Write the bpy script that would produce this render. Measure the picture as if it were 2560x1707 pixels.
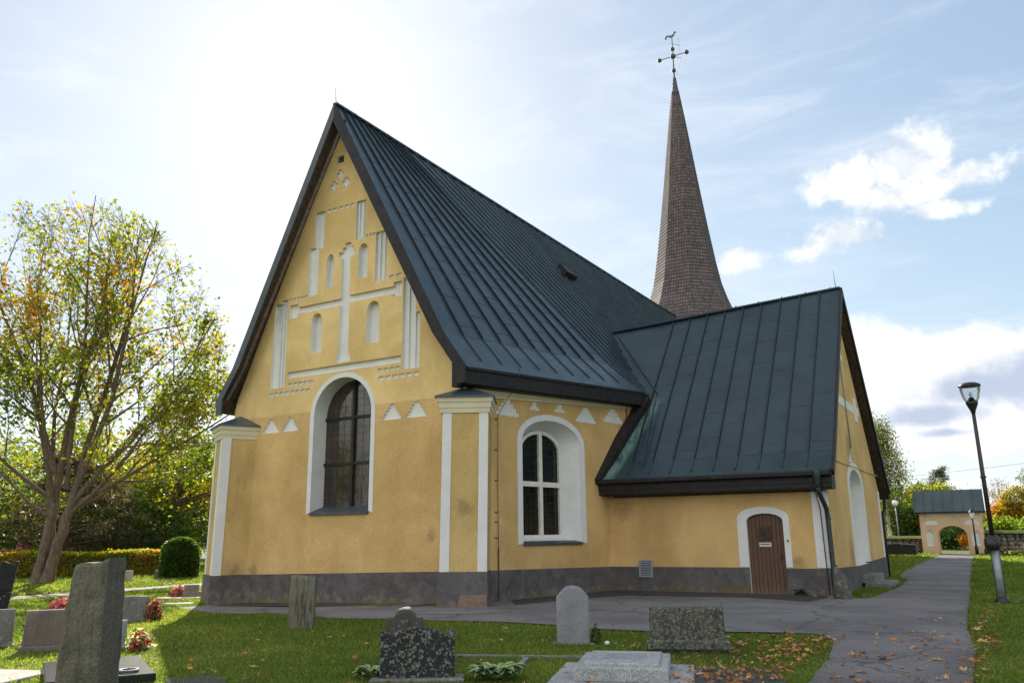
import bpy, bmesh, math, random
import numpy as np
from mathutils import Vector, Matrix, noise
from mathutils.geometry import tessellate_polygon
R = math.radians
rnd = random.Random(7)
for o in list(bpy.data.objects):
    bpy.data.objects.remove(o)
scene = bpy.context.scene
col = scene.collection

# ------------------------------------------------------------------ camera
cam_d = bpy.data.cameras.new('Camera')
cam = bpy.data.objects.new('Camera', cam_d)
col.objects.link(cam)
cam_d.sensor_width = 36.0
cam_d.lens = 36.0 * 2030.0 / 2560.0
cam_d.clip_start = 0.1
cam_d.clip_end = 5000
_y, _p, _r = R(-30.92), R(13.306), R(-0.628)
_right = Vector((math.cos(_y), -math.sin(_y), 0))
_fwd = Vector((math.sin(_y) * math.cos(_p), math.cos(_y) * math.cos(_p), math.sin(_p)))
_up = _right.cross(_fwd)
_x = _right * math.cos(_r) + _up * math.sin(_r)
_u = -_right * math.sin(_r) + _up * math.cos(_r)
cam.matrix_world = Matrix(((_x.x, _u.x, -_fwd.x, 0), (_x.y, _u.y, -_fwd.y, 0), (_x.z, _u.z, -_fwd.z, 1.65), (0, 0, 0, 1)))
scene.camera = cam
scene.render.resolution_x, scene.render.resolution_y = 1024, 682

# ------------------------------------------------------------------ light
SUN_AZ, SUN_EL = -46.0, 31.0
scene.view_settings.view_transform = 'Standard'
scene.view_settings.look = 'None'
scene.view_settings.exposure = 0.95
scene.view_settings.gamma = 1.0
sun_d = bpy.data.lights.new('Sun', 'SUN')
sun_d.energy = 4.6
sun_d.angle = R(0.5)
sun_d.color = (1.0, 0.93, 0.82)
sun = bpy.data.objects.new('Sun', sun_d)
col.objects.link(sun)
_sd = Vector((math.sin(R(SUN_AZ)) * math.cos(R(SUN_EL)), math.cos(R(SUN_AZ)) * math.cos(R(SUN_EL)), math.sin(R(SUN_EL))))
sun.rotation_euler = _sd.to_track_quat('Z', 'Y').to_euler()


class NT:
    """small helper to write node trees"""
    def __init__(s, tree):
        s.t = tree
        s.n = tree.nodes
        s.l = tree.links

    def put(s, inp, v):
        if isinstance(v, bpy.types.NodeSocket):
            s.l.new(v, inp)
        elif v is not None:
            inp.default_value = v

    def node(s, typ, **kw):
        n = s.n.new(typ)
        for k, v in kw.items():
            setattr(n, k, v)
        return n

    def math(s, op, a, b=None, c=None, clamp=False):
        n = s.node('ShaderNodeMath', operation=op, use_clamp=clamp)
        s.put(n.inputs[0], a)
        s.put(n.inputs[1], b)
        s.put(n.inputs[2], c)
        return n.outputs[0]

    def vmath(s, op, a, b=None, out=0):
        n = s.node('ShaderNodeVectorMath', operation=op)
        s.put(n.inputs[0], a)
        s.put(n.inputs[1], b)
        return n.outputs[out]

    def dot(s, a, b):
        return s.vmath('DOT_PRODUCT', a, b, 'Value')

    def scale(s, a, f):
        n = s.node('ShaderNodeVectorMath', operation='SCALE')
        s.put(n.inputs[0], a)
        s.put(n.inputs['Scale'], f)
        return n.outputs[0]

    def mix(s, f, a, b, mode='MIX'):
        n = s.node('ShaderNodeMix', data_type='RGBA', blend_type=mode, clamp_factor=True)
        s.put(n.inputs[0], f)
        s.put(n.inputs[6], a if isinstance(a, bpy.types.NodeSocket) or a is None else tuple(a) + (1,) * (4 - len(a)))
        s.put(n.inputs[7], b if isinstance(b, bpy.types.NodeSocket) or b is None else tuple(b) + (1,) * (4 - len(b)))
        return n.outputs[2]

    def ramp(s, v, a, b, lo=0.0, hi=1.0):
        n = s.node('ShaderNodeMapRange', interpolation_type='SMOOTHSTEP')
        s.put(n.inputs[0], v)
        n.inputs[1].default_value = a
        n.inputs[2].default_value = b
        n.inputs[3].default_value = lo
        n.inputs[4].default_value = hi
        return n.outputs[0]

    def noise(s, vec, scale, detail=4.0, rough=0.55, dist=0.0, out='Fac'):
        n = s.node('ShaderNodeTexNoise')
        s.put(n.inputs['Vector'], vec)
        n.inputs['Scale'].default_value = scale
        n.inputs['Detail'].default_value = detail
        n.inputs['Roughness'].default_value = rough
        n.inputs['Distortion'].default_value = dist
        return n.outputs[out]

    def voro(s, vec, scale, out='Distance', feature='F1'):
        n = s.node('ShaderNodeTexVoronoi', feature=feature)
        s.put(n.inputs['Vector'], vec)
        n.inputs['Scale'].default_value = scale
        return n.outputs[out]

    def mapping(s, vec, scale=(1, 1, 1), loc=(0, 0, 0), rot=(0, 0, 0)):
        n = s.node('ShaderNodeMapping')
        s.put(n.inputs['Vector'], vec)
        n.inputs['Scale'].default_value = scale
        n.inputs['Location'].default_value = loc
        n.inputs['Rotation'].default_value = rot
        return n.outputs[0]

    def bump(s, h, strength=0.3, dist=0.02, normal=None):
        n = s.node('ShaderNodeBump')
        n.inputs['Strength'].default_value = strength
        n.inputs['Distance'].default_value = dist
        s.put(n.inputs['Height'], h)
        s.put(n.inputs['Normal'], normal)
        return n.outputs[0]


# ------------------------------------------------------------------ sky with clouds
world = bpy.data.worlds.new('World')
scene.world = world
world.use_nodes = True
W = NT(world.node_tree)
for n in list(W.n):
    W.n.remove(n)
sky = W.node('ShaderNodeTexSky', sky_type='NISHITA')
sky.sun_disc = False
sky.sun_elevation = R(SUN_EL)
sky.sun_rotation = R(SUN_AZ)
sky.altitude = 50
sky.air_density = 1.0
sky.dust_density = 0.45
sky.ozone_density = 1.6
SKY_STRENGTH = 0.1
tc = W.node('ShaderNodeTexCoord')
dirv = tc.outputs['Generated']
cn = W.noise(dirv, 9.0, 8.0, 0.6, 0.3)
cn2 = W.noise(dirv, 28.0, 6.0, 0.6, 0.2)
fb = W.math('ADD', W.math('MULTIPLY', W.math('SUBTRACT', cn, 0.5), 2.0), W.math('MULTIPLY', W.math('SUBTRACT', cn2, 0.5), 1.0))


def lobe(c, a, b, tilt=0.0):
    c = Vector(c).normalized()
    e1 = c.cross(Vector((0, 0, 1))).normalized()
    e2 = e1.cross(c).normalized()
    f1 = e1 * math.cos(tilt) + e2 * math.sin(tilt)
    f2 = -e1 * math.sin(tilt) + e2 * math.cos(tilt)
    dc = W.math('MAXIMUM', W.dot(dirv, tuple(c)), 0.02)
    u = W.math('DIVIDE', W.dot(dirv, tuple(f1 / a)), dc)
    v = W.math('DIVIDE', W.dot(dirv, tuple(f2 / b)), dc)
    q = W.math('SQRT', W.math('ADD', W.math('MULTIPLY', u, u), W.math('MULTIPLY', v, v)))
    return W.math('SUBTRACT', 1.0, q)


def lobes(items):
    m = None
    for it in items:
        q = lobe(*it)
        m = q if m is None else W.math('MAXIMUM', m, q)
    return m


def pxdir(x, y):
    v = _x * ((x - 1280) / 2030.0) - _u * ((y - 853.5) / 2030.0) + _fwd
    return v.normalized()


white_l = lobes([(pxdir(2255, 415), 0.066, 0.050), (pxdir(2125, 455), 0.056, 0.030), (pxdir(2400, 445), 0.064, 0.022, 0.15), (pxdir(2240, 490), 0.085, 0.026),
                 (pxdir(2110, 588), 0.072, 0.030, 0.08), (pxdir(2340, 525), 0.05, 0.016), (pxdir(1840, 652), 0.040, 0.018)])
bank_l = lobes([(pxdir(2250, 945), 0.13, 0.06), (pxdir(2440, 935), 0.11, 0.055), (pxdir(2640, 960), 0.13, 0.06), (pxdir(2420, 1075), 0.16, 0.035)])
dark_l = lobes([(pxdir(2440, 965), 0.085, 0.026, 0.08), (pxdir(2570, 950), 0.09, 0.045), (pxdir(2330, 1040), 0.085, 0.020), (pxdir(2360, 1082), 0.05, 0.010)])
white_m = W.ramp(W.math('ADD', white_l, W.math('MULTIPLY', fb, 1.15)), 0.02, 0.6)
bank_m = W.ramp(W.math('ADD', bank_l, W.math('MULTIPLY', fb, 0.9)), -0.1, 0.4)
dark_m = W.ramp(W.math('ADD', dark_l, W.math('MULTIPLY', fb, 0.9)), 0.05, 0.85)
# thin cirrus streaks
cir = W.noise(W.mapping(dirv, scale=(2.0, 3.0, 9.0), rot=(0.3, 0.5, 0.0)), 2.2, 7.0, 0.62, 0.6)
cir_m = W.math('MULTIPLY', W.ramp(cir, 0.42, 0.85), 0.5)
# unseen bright broken clouds behind the camera, added as fill for the shaded walls
sep = W.node('ShaderNodeSeparateXYZ')
W.put(sep.inputs[0], dirv)
back = W.ramp(sep.outputs['Y'], 0.15, -0.35)
up_m = W.ramp(sep.outputs['Z'], 0.0, 0.12)
bcn = W.noise(dirv, 3.2, 7.0, 0.6, 0.4)
back_fill_m = W.math('MULTIPLY', W.math('MULTIPLY', W.ramp(bcn, 0.36, 0.52), back), up_m)
hor_m = W.math('MULTIPLY', W.ramp(sep.outputs['Z'], 0.11, 0.0), 0.85)
CL = 1.0 / SKY_STRENGTH
skv = W.scale(sky.outputs[0], SKY_STRENGTH)
skc = W.vmath('DIVIDE', skv, W.vmath('ADD', W.scale(skv, 1.06), (1.0, 1.0, 1.0)))
skl = W.scale(W.vmath('ADD', W.scale(skc, 1.0), (0.070, 0.088, 0.100)), CL)
c0 = W.mix(hor_m, skl, (0.50 * CL, 0.53 * CL, 0.57 * CL))
c1 = W.mix(cir_m, c0, (0.55 * CL, 0.57 * CL, 0.60 * CL))
c2 = W.mix(W.math('MULTIPLY', bank_m, 0.95), c1, (0.60 * CL, 0.60 * CL, 0.605 * CL))
c3 = W.mix(W.math('MULTIPLY', dark_m, 0.85), c2, (0.25 * CL, 0.30 * CL, 0.40 * CL))
shade = W.mix(W.ramp(W.math('ADD', W.math('MULTIPLY', cn, 0.6), W.math('MULTIPLY', cn2, 0.4)), 0.56, 0.40), (0.62 * CL, 0.62 * CL, 0.62 * CL), (0.44 * CL, 0.465 * CL, 0.50 * CL))
c4 = W.mix(white_m, c3, shade)
c5 = W.mix(back_fill_m, c4, (0.80 * CL, 0.80 * CL, 0.80 * CL))
bg = W.node('ShaderNodeBackground')
bg.inputs['Strength'].default_value = SKY_STRENGTH
W.put(bg.inputs['Color'], c5)
wo = W.node('ShaderNodeOutputWorld')
W.l.new(bg.outputs[0], wo.inputs['Surface'])


# ------------------------------------------------------------------ mesh helpers
def V(*a):
    return Vector(a)


class MB:
    def __init__(s):
        s.v, s.f, s.m, s.uv, s.sm = [], [], [], [], []

    def vert(s, p):
        s.v.append((p[0], p[1], p[2]))
        return len(s.v) - 1

    def face(s, pts, m=0, uv=None, sm=False):
        s.f.append([s.vert(p) for p in pts])
        s.m.append(m)
        s.uv.append(uv)
        s.sm.append(sm)

    def facei(s, idx, m=0, sm=False, uv=None):
        s.f.append(list(idx))
        s.m.append(m)
        s.uv.append(uv)
        s.sm.append(sm)

    def hexa(s, p, m=0):
        """8 points: bottom ring 0-3, top ring 4-7"""
        i = [s.vert(q) for q in p]
        for q in ((3, 2, 1, 0), (4, 5, 6, 7), (0, 1, 5, 4), (1, 2, 6, 5), (2, 3, 7, 6), (3, 0, 4, 7)):
            s.facei([i[k] for k in q], m)

    def box(s, x0, x1, y0, y1, z0, z1, m=0):
        s.hexa([(x0, y0, z0), (x1, y0, z0), (x1, y1, z0), (x0, y1, z0), (x0, y0, z1), (x1, y0, z1), (x1, y1, z1), (x0, y1, z1)], m)

    def beam(s, a, b, up, w, h, m=0, lo=0.0):
        a, b, up = Vector(a), Vector(b), Vector(up)
        d = (b - a).normalized()
        sd = d.cross(up).normalized() * (w / 2)
        up = sd.cross(d).normalized()
        p = []
        for hh in (lo, h):
            for q, sg in ((a, -1), (a, 1), (b, 1), (b, -1)):
                p.append(q + sd * sg + up * hh)
        s.hexa(p, m)

    def tube(s, pts, rad, n=6, m=0, sm=True, cap=True):
        pts = [Vector(p) for p in pts]
        if not hasattr(rad, '__len__'):
            rad = [rad] * len(pts)
        rings = []
        prev = None
        for k, p in enumerate(pts):
            d = (pts[min(k + 1, len(pts) - 1)] - pts[max(k - 1, 0)])
            d = d.normalized() if d.length > 1e-9 else Vector((0, 0, 1))
            if prev is None:
                ref = Vector((0, 0, 1)) if abs(d.z) < 0.9 else Vector((1, 0, 0))
                e1 = d.cross(ref).normalized()
            else:
                e1 = (prev - d * prev.dot(d))
                e1 = e1.normalized() if e1.length > 1e-6 else d.orthogonal().normalized()
            prev = e1
            e2 = d.cross(e1)
            rings.append([s.vert(p + (e1 * math.cos(2 * math.pi * i / n) + e2 * math.sin(2 * math.pi * i / n)) * rad[k]) for i in range(n)])
        for k in range(len(rings) - 1):
            for i in range(n):
                j = (i + 1) % n
                s.facei((rings[k][i], rings[k][j], rings[k + 1][j], rings[k + 1][i]), m, sm)
        if cap:
            s.facei(rings[0][::-1], m)
            s.facei(rings[-1], m)

    def lathe(s, prof, n=16, c=(0, 0, 0), m=0, sm=True, ax=None):
        """prof: list of (r, z)"""
        c = Vector(c)
        rings = [[s.vert(c + Vector((r * math.cos(2 * math.pi * i / n), r * math.sin(2 * math.pi * i / n), z))) for i in range(n)] for r, z in prof]
        for k in range(len(rings) - 1):
            for i in range(n):
                j = (i + 1) % n
                s.facei((rings[k][i], rings[k][j], rings[k + 1][j], rings[k + 1][i]), m, sm)
        if prof[0][0] > 1e-4:
            s.facei(rings[0][::-1], m)
        if prof[-1][0] > 1e-4:
            s.facei(rings[-1], m)

    def ball(s, c, r, n=10, m=0, sz=1.0):
        s.lathe([(max(r * math.sin(math.pi * k / n), 1e-5), -r * sz * math.cos(math.pi * k / n)) for k in range(n + 1)], n + 2, c, m)

    def tess(s, fr, loops, dep, m=0, flip=False):
        tri = tessellate_polygon([[Vector((p[0], p[1], 0)) for p in L] for L in loops])
        flat = [p for L in loops for p in L]
        idx = [s.vert(fr(p[0], p[1], dep)) for p in flat]
        for t in tri:
            a, b, c = (flat[i] for i in t)
            cr = (b[0] - a[0]) * (c[1] - a[1]) - (b[1] - a[1]) * (c[0] - a[0])
            t = list(t)
            if (cr < 0) != flip:
                t = t[::-1]
            s.facei([idx[i] for i in t], m)

    def prism(s, fr, poly, d0, d1, m=0, back=True):
        """solid between depth d0 (front) and d1"""
        s.tess(fr, [poly], d0, m)
        if back:
            s.tess(fr, [poly], d1, m, flip=True)
        n = len(poly)
        for i in range(n):
            a, b = poly[i], poly[(i + 1) % n]
            s.face([fr(a[0], a[1], d0), fr(a[0], a[1], d1), fr(b[0], b[1], d1), fr(b[0], b[1], d0)], m)

    def panel(s, fr, outline, holes, m=0, mrev=1, topm=None):
        """flat wall with recessed holes; holes: (poly, depth, backpoly or None)"""
        s.tess(fr, [outline] + [h[0] for h in holes], 0.0, m)
        for poly, dep, bk in holes:
            bk = bk or poly
            n = len(poly)
            area = sum(poly[i][0] * poly[(i + 1) % n][1] - poly[(i + 1) % n][0] * poly[i][1] for i in range(n))
            sg = 1 if area > 0 else -1
            for i in range(n):
                j = (i + 1) % n
                a, b, c, d = poly[i], poly[j], bk[j], bk[i]
                mm = mrev
                if topm is not None and (b[0] - a[0]) * sg < -1e-6 and abs(b[1] - a[1]) < abs(b[0] - a[0]):
                    mm = topm
                s.face([fr(a[0], a[1], 0), fr(b[0], b[1], 0), fr(c[0], c[1], dep), fr(d[0], d[1], dep)], mm)


ORIGIN = {}


def finish(name, me, mats, parent=None, loc=None, kind=None):
    for m in (mats if isinstance(mats, (list, tuple)) else [mats]):
        me.materials.append(m)
    o = bpy.data.objects.new(name, me)
    col.objects.link(o)
    if parent is not None:
        o.parent = parent
    elif loc is not None:
        o.location = loc
    if kind:
        o['kind'] = kind
    return o


def root_of(o):
    while o.parent is not None:
        o = o.parent
    return o


def build(name, mb, mats, parent=None, loc=None, kind=None):
    """mb is in world coordinates; it is moved into the frame of its thing"""
    off = Vector((0, 0, 0))
    if parent is not None:
        off = Vector(root_of(parent).location)
    elif loc is not None:
        off = Vector(loc)
    me = bpy.data.meshes.new(name)
    me.from_pydata([(p[0] - off.x, p[1] - off.y, p[2] - off.z) for p in mb.v], [], mb.f)
    if any(m for m in mb.m):
        me.polygons.foreach_set('material_index', mb.m)
    if any(mb.sm):
        me.polygons.foreach_set('use_smooth', mb.sm)
    if any(u is not None for u in mb.uv):
        ul = me.uv_layers.new(name='UVMap')
        for p, u in zip(me.polygons, mb.uv):
            if u is not None:
                for k, li in enumerate(p.loop_indices):
                    ul.data[li].uv = u[k]
    me.update()
    return finish(name, me, mats, parent, loc, kind)


def thing(name, label, cat, loc=(0, 0, 0), group=None):
    o = bpy.data.objects.new(name, None)
    o.empty_display_size = 0.3
    col.objects.link(o)
    o.location = loc
    return tag(o, label, cat, group)


def tag(o, label=None, cat=None, group=None):
    if label:
        o['label'] = label
    if cat:
        o['category'] = cat
    if group:
        o['group'] = group
    return o


def structure(name, mb, mats):
    return build(name, mb, mats, kind='structure')


# ------------------------------------------------------------------ materials
def mat(name):
    m = bpy.data.materials.new(name)
    m.use_nodes = True
    t = NT(m.node_tree)
    b = t.n['Principled BSDF']
    return m, t, b


def wpos(t):
    return t.node('ShaderNodeNewGeometry').outputs['Position']


def opos(t):
    return t.node('ShaderNodeTexCoord').outputs['Object']


def simple(name, c, rough=0.6, metal=0.0, spec=0.5, var=0.25, scale=6.0, bump=0.0, bscale=40.0):
    m, t, b = mat(name)
    p = opos(t)
    n = t.noise(p, scale, 5, 0.6)
    d = tuple(x * (1 - var) for x in c)
    l = tuple(min(1, x * (1 + var)) for x in c)
    t.put(b.inputs['Base Color'], t.mix(t.ramp(n, 0.3, 0.7), d, l))
    b.inputs['Roughness'].default_value = rough
    b.inputs['Metallic'].default_value = metal
    b.inputs['Specular IOR Level'].default_value = spec
    if bump:
        t.put(b.inputs['Normal'], t.bump(t.noise(p, bscale, 4, 0.6), bump, 0.02))
    return m


def m_plaster(name, c, dirt=0.5, grain=1.0, stains=()):
    m, t, b = mat(name)
    p = wpos(t)
    big = t.noise(p, 0.55, 5, 0.6, 0.4)
    streak = t.noise(t.mapping(p, scale=(1.6, 1.6, 0.35)), 1.2, 5, 0.65)
    fine = t.noise(p, 26.0, 3, 0.65)
    c0 = t.mix(t.ramp(big, 0.3, 0.7), tuple(x * 0.80 for x in c), tuple(min(1, x * y) for x, y in zip(c, (1.08, 1.12, 1.25))))
    pt = t.noise(t.mapping(p, loc=(4, 9, 2)), 0.9, 3, 0.5, 1.2)
    c0 = t.mix(t.math('MULTIPLY', t.ramp(pt, 0.52, 0.60), 0.30), c0, (c[0] * 0.92, c[1] * 0.97, c[2] * 1.15))
    c1 = t.mix(t.math('MULTIPLY', t.ramp(streak, 0.46, 0.78), 0.55 * dirt), c0, (c[0] * 0.66, c[1] * 0.60, c[2] * 0.62))
    spots = t.noise(p, 1.7, 6, 0.7, 1.0)
    c2 = t.mix(t.math('MULTIPLY', t.ramp(spots, 0.62, 0.82), 0.5 * dirt), c1, (0.17, 0.13, 0.07))
    c3 = t.mix(t.math('MULTIPLY', t.ramp(fine, 0.58, 0.36), 0.30 * grain), c2, tuple(x * 0.6 for x in c))
    for sx, sy, sz, sr in stains:
        dd = t.vmath('LENGTH', t.vmath('SUBTRACT', p, (sx, sy, sz)), None, 'Value')
        dn_ = t.math('ADD', t.math('DIVIDE', dd, sr), t.math('MULTIPLY', t.math('SUBTRACT', t.noise(p, 4.0, 6, 0.7, 0.6), 0.5), 2.6))
        c3 = t.mix(t.ramp(dn_, 1.15, 0.05, 0.0, 0.5), c3, (0.16, 0.125, 0.085))
    t.put(b.inputs['Base Color'], c3)
    b.inputs['Roughness'].default_value = 0.92
    b.inputs['Specular IOR Level'].default_value = 0.15
    g = t.math('ADD', t.math('MULTIPLY', fine, 1.0), t.math('MULTIPLY', t.noise(p, 60.0, 2, 0.5), 0.6))
    nb = t.bump(g, 0.75 * grain, 0.022)
    t.put(b.inputs['Normal'], t.bump(t.noise(p, 0.9, 3, 0.5), 0.35, 0.12, nb))
    return m


YEL = (0.69, 0.452, 0.178)
M_yel = m_plaster('yellow_roughcast', YEL, 0.8, 1.0, [(-12.55, 16.9, 1.58, 0.2), (-18.9, 16.9, 0.64, 0.25), (-4.1, 25.9, 0.95, 0.6), (-4.1, 27.2, 4.2, 0.6), (-9.95, 22.9, 2.4, 0.5), (-5.0, 23.0, 0.8, 0.3)])
M_yelu = m_plaster('yellow_smooth_plaster', (0.77, 0.535, 0.220), 0.5, 0.5)
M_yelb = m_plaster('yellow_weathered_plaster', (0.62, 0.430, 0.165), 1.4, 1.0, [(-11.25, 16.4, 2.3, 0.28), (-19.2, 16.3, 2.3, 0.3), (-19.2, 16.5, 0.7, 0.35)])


def m_white(name, c=(0.72, 0.72, 0.70), dirt=0.5):
    m, t, b = mat(name)
    p = wpos(t)
    n = t.noise(p, 2.2, 6, 0.65, 0.5)
    s = t.noise(t.mapping(p, scale=(5, 5, 0.8)), 2.0, 5, 0.65)
    c0 = t.mix(t.ramp(n, 0.3, 0.75), tuple(x * 0.9 for x in c), c)
    c1 = t.mix(t.math('MULTIPLY', t.ramp(s, 0.55, 0.8), 0.5 * dirt), c0, (0.30, 0.29, 0.25))
    t.put(b.inputs['Base Color'], c1)
    b.inputs['Roughness'].default_value = 0.9
    b.inputs['Specular IOR Level'].default_value = 0.15
    t.put(b.inputs['Normal'], t.bump(t.noise(p, 30, 3, 0.6), 0.25, 0.012))
    return m


M_white = m_white('white_limewash', dirt=0.35)
M_wniche = m_white('weathered_white_plaster', (0.74, 0.73, 0.69), 0.8)
M_cream = m_white('cream_cornice_plaster', (0.70, 0.64, 0.46), 0.35)


def m_plinth():
    m, t, b = mat('grey_plinth_render')
    p = wpos(t)
    n = t.noise(p, 1.3, 6, 0.65, 0.8)
    n2 = t.noise(p, 3.4, 6, 0.7, 0.6)
    z = t.node('ShaderNodeSeparateXYZ')
    t.put(z.inputs[0], p)
    low = t.ramp(z.outputs['Z'], 0.45, -0.05)
    c = t.mix(t.ramp(n, 0.3, 0.7), (0.092, 0.086, 0.084), (0.145, 0.136, 0.132))
    c = t.mix(t.math('MULTIPLY', t.ramp(n2, 0.42, 0.78), 0.75), c, (0.050, 0.046, 0.046))
    dirt = t.math('MULTIPLY', t.ramp(t.math('ADD', t.math('MULTIPLY', low, 0.22), t.noise(p, 5.0, 6, 0.7)), 0.64, 0.82), 0.6)
    c = t.mix(dirt, c, (0.24, 0.20, 0.16))
    moss = t.math('MULTIPLY', t.ramp(t.math('ADD', t.math('MULTIPLY', low, 0.3), t.noise(t.mapping(p, loc=(7, 3, 1)), 1.1, 5, 0.7)), 0.72, 0.86), 0.7)
    c = t.mix(moss, c, (0.14, 0.115, 0.045))
    t.put(b.inputs['Base Color'], c)
    b.inputs['Roughness'].default_value = 0.92
    b.inputs['Specular IOR Level'].default_value = 0.2
    t.put(b.inputs['Normal'], t.bump(t.math('ADD', t.noise(p, 22, 4, 0.65), t.math('MULTIPLY', n2, 1.5)), 0.6, 0.03))
    return m


M_plinth = m_plinth()


def m_roof(name, c=(0.023, 0.046, 0.058), rough=0.34, patina=None):
    m, t, b = mat(name)
    p = wpos(t)
    n = t.noise(p, 0.8, 5, 0.6)
    st = t.noise(t.mapping(p, scale=(3, 3, 0.6)), 2.0, 5, 0.65)
    c0 = t.mix(t.ramp(n, 0.3, 0.7), tuple(x * 0.78 for x in c), tuple(x * 1.22 for x in c))
    c1 = t.mix(t.math('MULTIPLY', t.ramp(st, 0.52, 0.8), 0.5), c0, (c[0] * 1.5, c[1] * 1.6, c[2] * 1.45))
    c1 = t.mix(t.math('MULTIPLY', t.ramp(t.noise(p, 14, 4, 0.7), 0.6, 0.78), 0.3), c1, (0.10, 0.13, 0.13))
    pc = t.node('ShaderNodeSeparateColor')
    t.put(pc.inputs[0], t.voro(t.mapping(p, scale=(1.3, 1.3, 0.45)), 1.0, 'Color'))
    c1 = t.mix(t.math('MULTIPLY', pc.outputs[0], 0.22), c1, tuple(x * 1.7 for x in c))
    if patina:
        # green run-off stain down the edge by the wall: a real stain, fixed to the sheet
        xx = t.node('ShaderNodeSeparateXYZ')
        t.put(xx.inputs[0], p)
        line = t.math('ADD', xx.outputs['X'], t.math('MULTIPLY', xx.outputs['Y'], -0.40))
        line = t.math('ADD', line, 19.25)
        band = t.math('MULTIPLY', t.ramp(t.math('ABSOLUTE', line), 0.34, 0.02), t.ramp(xx.outputs['Z'], 6.2, 5.2))
        band = t.math('MULTIPLY', band, t.ramp(t.noise(t.mapping(p, scale=(4, 1, 1)), 2.0, 5, 0.7), 0.3, 0.62))
        c1 = t.mix(t.math('MULTIPLY', band, 0.85), c1, (0.17, 0.30, 0.25))
    t.put(b.inputs['Base Color'], c1)
    b.inputs['Roughness'].default_value = rough
    t.put(b.inputs['Roughness'], t.ramp(t.noise(p, 3.0, 5, 0.6), 0.2, 0.8, rough - 0.08, rough + 0.14))
    b.inputs['Metallic'].default_value = 0.0
    b.inputs['Specular IOR Level'].default_value = 0.32 if patina else 0.55
    t.put(b.inputs['Normal'], t.bump(t.noise(p, 1.6, 3, 0.5), 0.35, 0.05))
    return m


M_roof = m_roof('dark_blue_grey_sheet_metal', (0.030, 0.052, 0.066), 0.32)
M_roofs = m_roof('sacristy_sheet_metal', (0.021, 0.040, 0.050), patina=True)
M_trim = simple('black_brown_painted_metal', (0.018, 0.016, 0.017), 0.62, var=0.35, spec=0.3)
M_seam_shade = simple('seam_shade_metal', (0.015, 0.022, 0.028), 0.5, var=0.3, spec=0.4)  # ribs coloured darker than the sheet to stand in for their shaded sides
M_verge = simple('grey_verge_metal', (0.050, 0.058, 0.066), 0.5, var=0.25)
M_wood = simple('dark_brown_weathered_wood', (0.070, 0.045, 0.034), 0.85, var=0.5, scale=9, bump=0.4)
M_iron = simple('black_wrought_iron', (0.02, 0.021, 0.023), 0.5, var=0.2)
M_rod = simple('galvanised_rod', (0.10, 0.12, 0.13), 0.5, var=0.2)
M_gilt = simple('dull_gilt_copper', (0.085, 0.078, 0.06), 0.5, metal=0.2, var=0.3)


def m_glass(name, c, vary=0.5, rough=0.12, spec=0.9):
    m, t, b = mat(name)
    p = opos(t)
    n = t.noise(p, 1.6, 5, 0.65, 0.8)
    c0 = t.mix(t.ramp(n, 0.35, 0.65), tuple(x * (1 - vary) for x in c), tuple(x * (1 + vary) for x in c))
    t.put(b.inputs['Base Color'], c0)
    b.inputs['Roughness'].default_value = rough
    b.inputs['Specular IOR Level'].default_value = spec
    t.put(b.inputs['Normal'], t.bump(t.noise(p, 6.0, 3, 0.5), 0.10, 0.02))
    return m


M_glass1 = m_glass('old_brownish_glass', (0.040, 0.028, 0.019), rough=0.07)
M_glass2 = m_glass('dark_leaded_glass', (0.012, 0.014, 0.012), rough=0.08, spec=0.35)
M_lead = simple('dark_lead_came', (0.012, 0.012, 0.014), 0.6)
M_winw = simple('cream_white_window_wood', (0.70, 0.68, 0.60), 0.55, var=0.08)


def m_planks():
    m, t, b = mat('brown_stained_door_planks')
    p = wpos(t)
    x = t.node('ShaderNodeSeparateXYZ')
    t.put(x.inputs[0], p)
    grain = t.noise(t.mapping(p, scale=(30, 30, 1.2)), 3.0, 5, 0.6)
    c = t.mix(t.ramp(grain, 0.3, 0.7), (0.078, 0.040, 0.024), (0.130, 0.068, 0.040))
    low = t.ramp(t.math('ADD', x.outputs['Z'], t.math('MULTIPLY', t.noise(t.mapping(p, scale=(14, 14, 1)), 2, 4), 0.8)), 0.75, 0.25)
    c = t.mix(t.math('MULTIPLY', low, 0.5), c, (0.20, 0.13, 0.09))
    t.put(b.inputs['Base Color'], c)
    b.inputs['Roughness'].default_value = 0.7
    t.put(b.inputs['Normal'], t.bump(grain, 0.3, 0.01))
    return m


M_planks = m_planks()
M_ventm = simple('grey_painted_vent', (0.27, 0.30, 0.32), 0.5, var=0.1)
M_dark = simple('dark_void', (0.006, 0.006, 0.006), 0.9)
M_sign = simple('pale_sign_plate', (0.55, 0.55, 0.54), 0.4, var=0.08)


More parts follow.
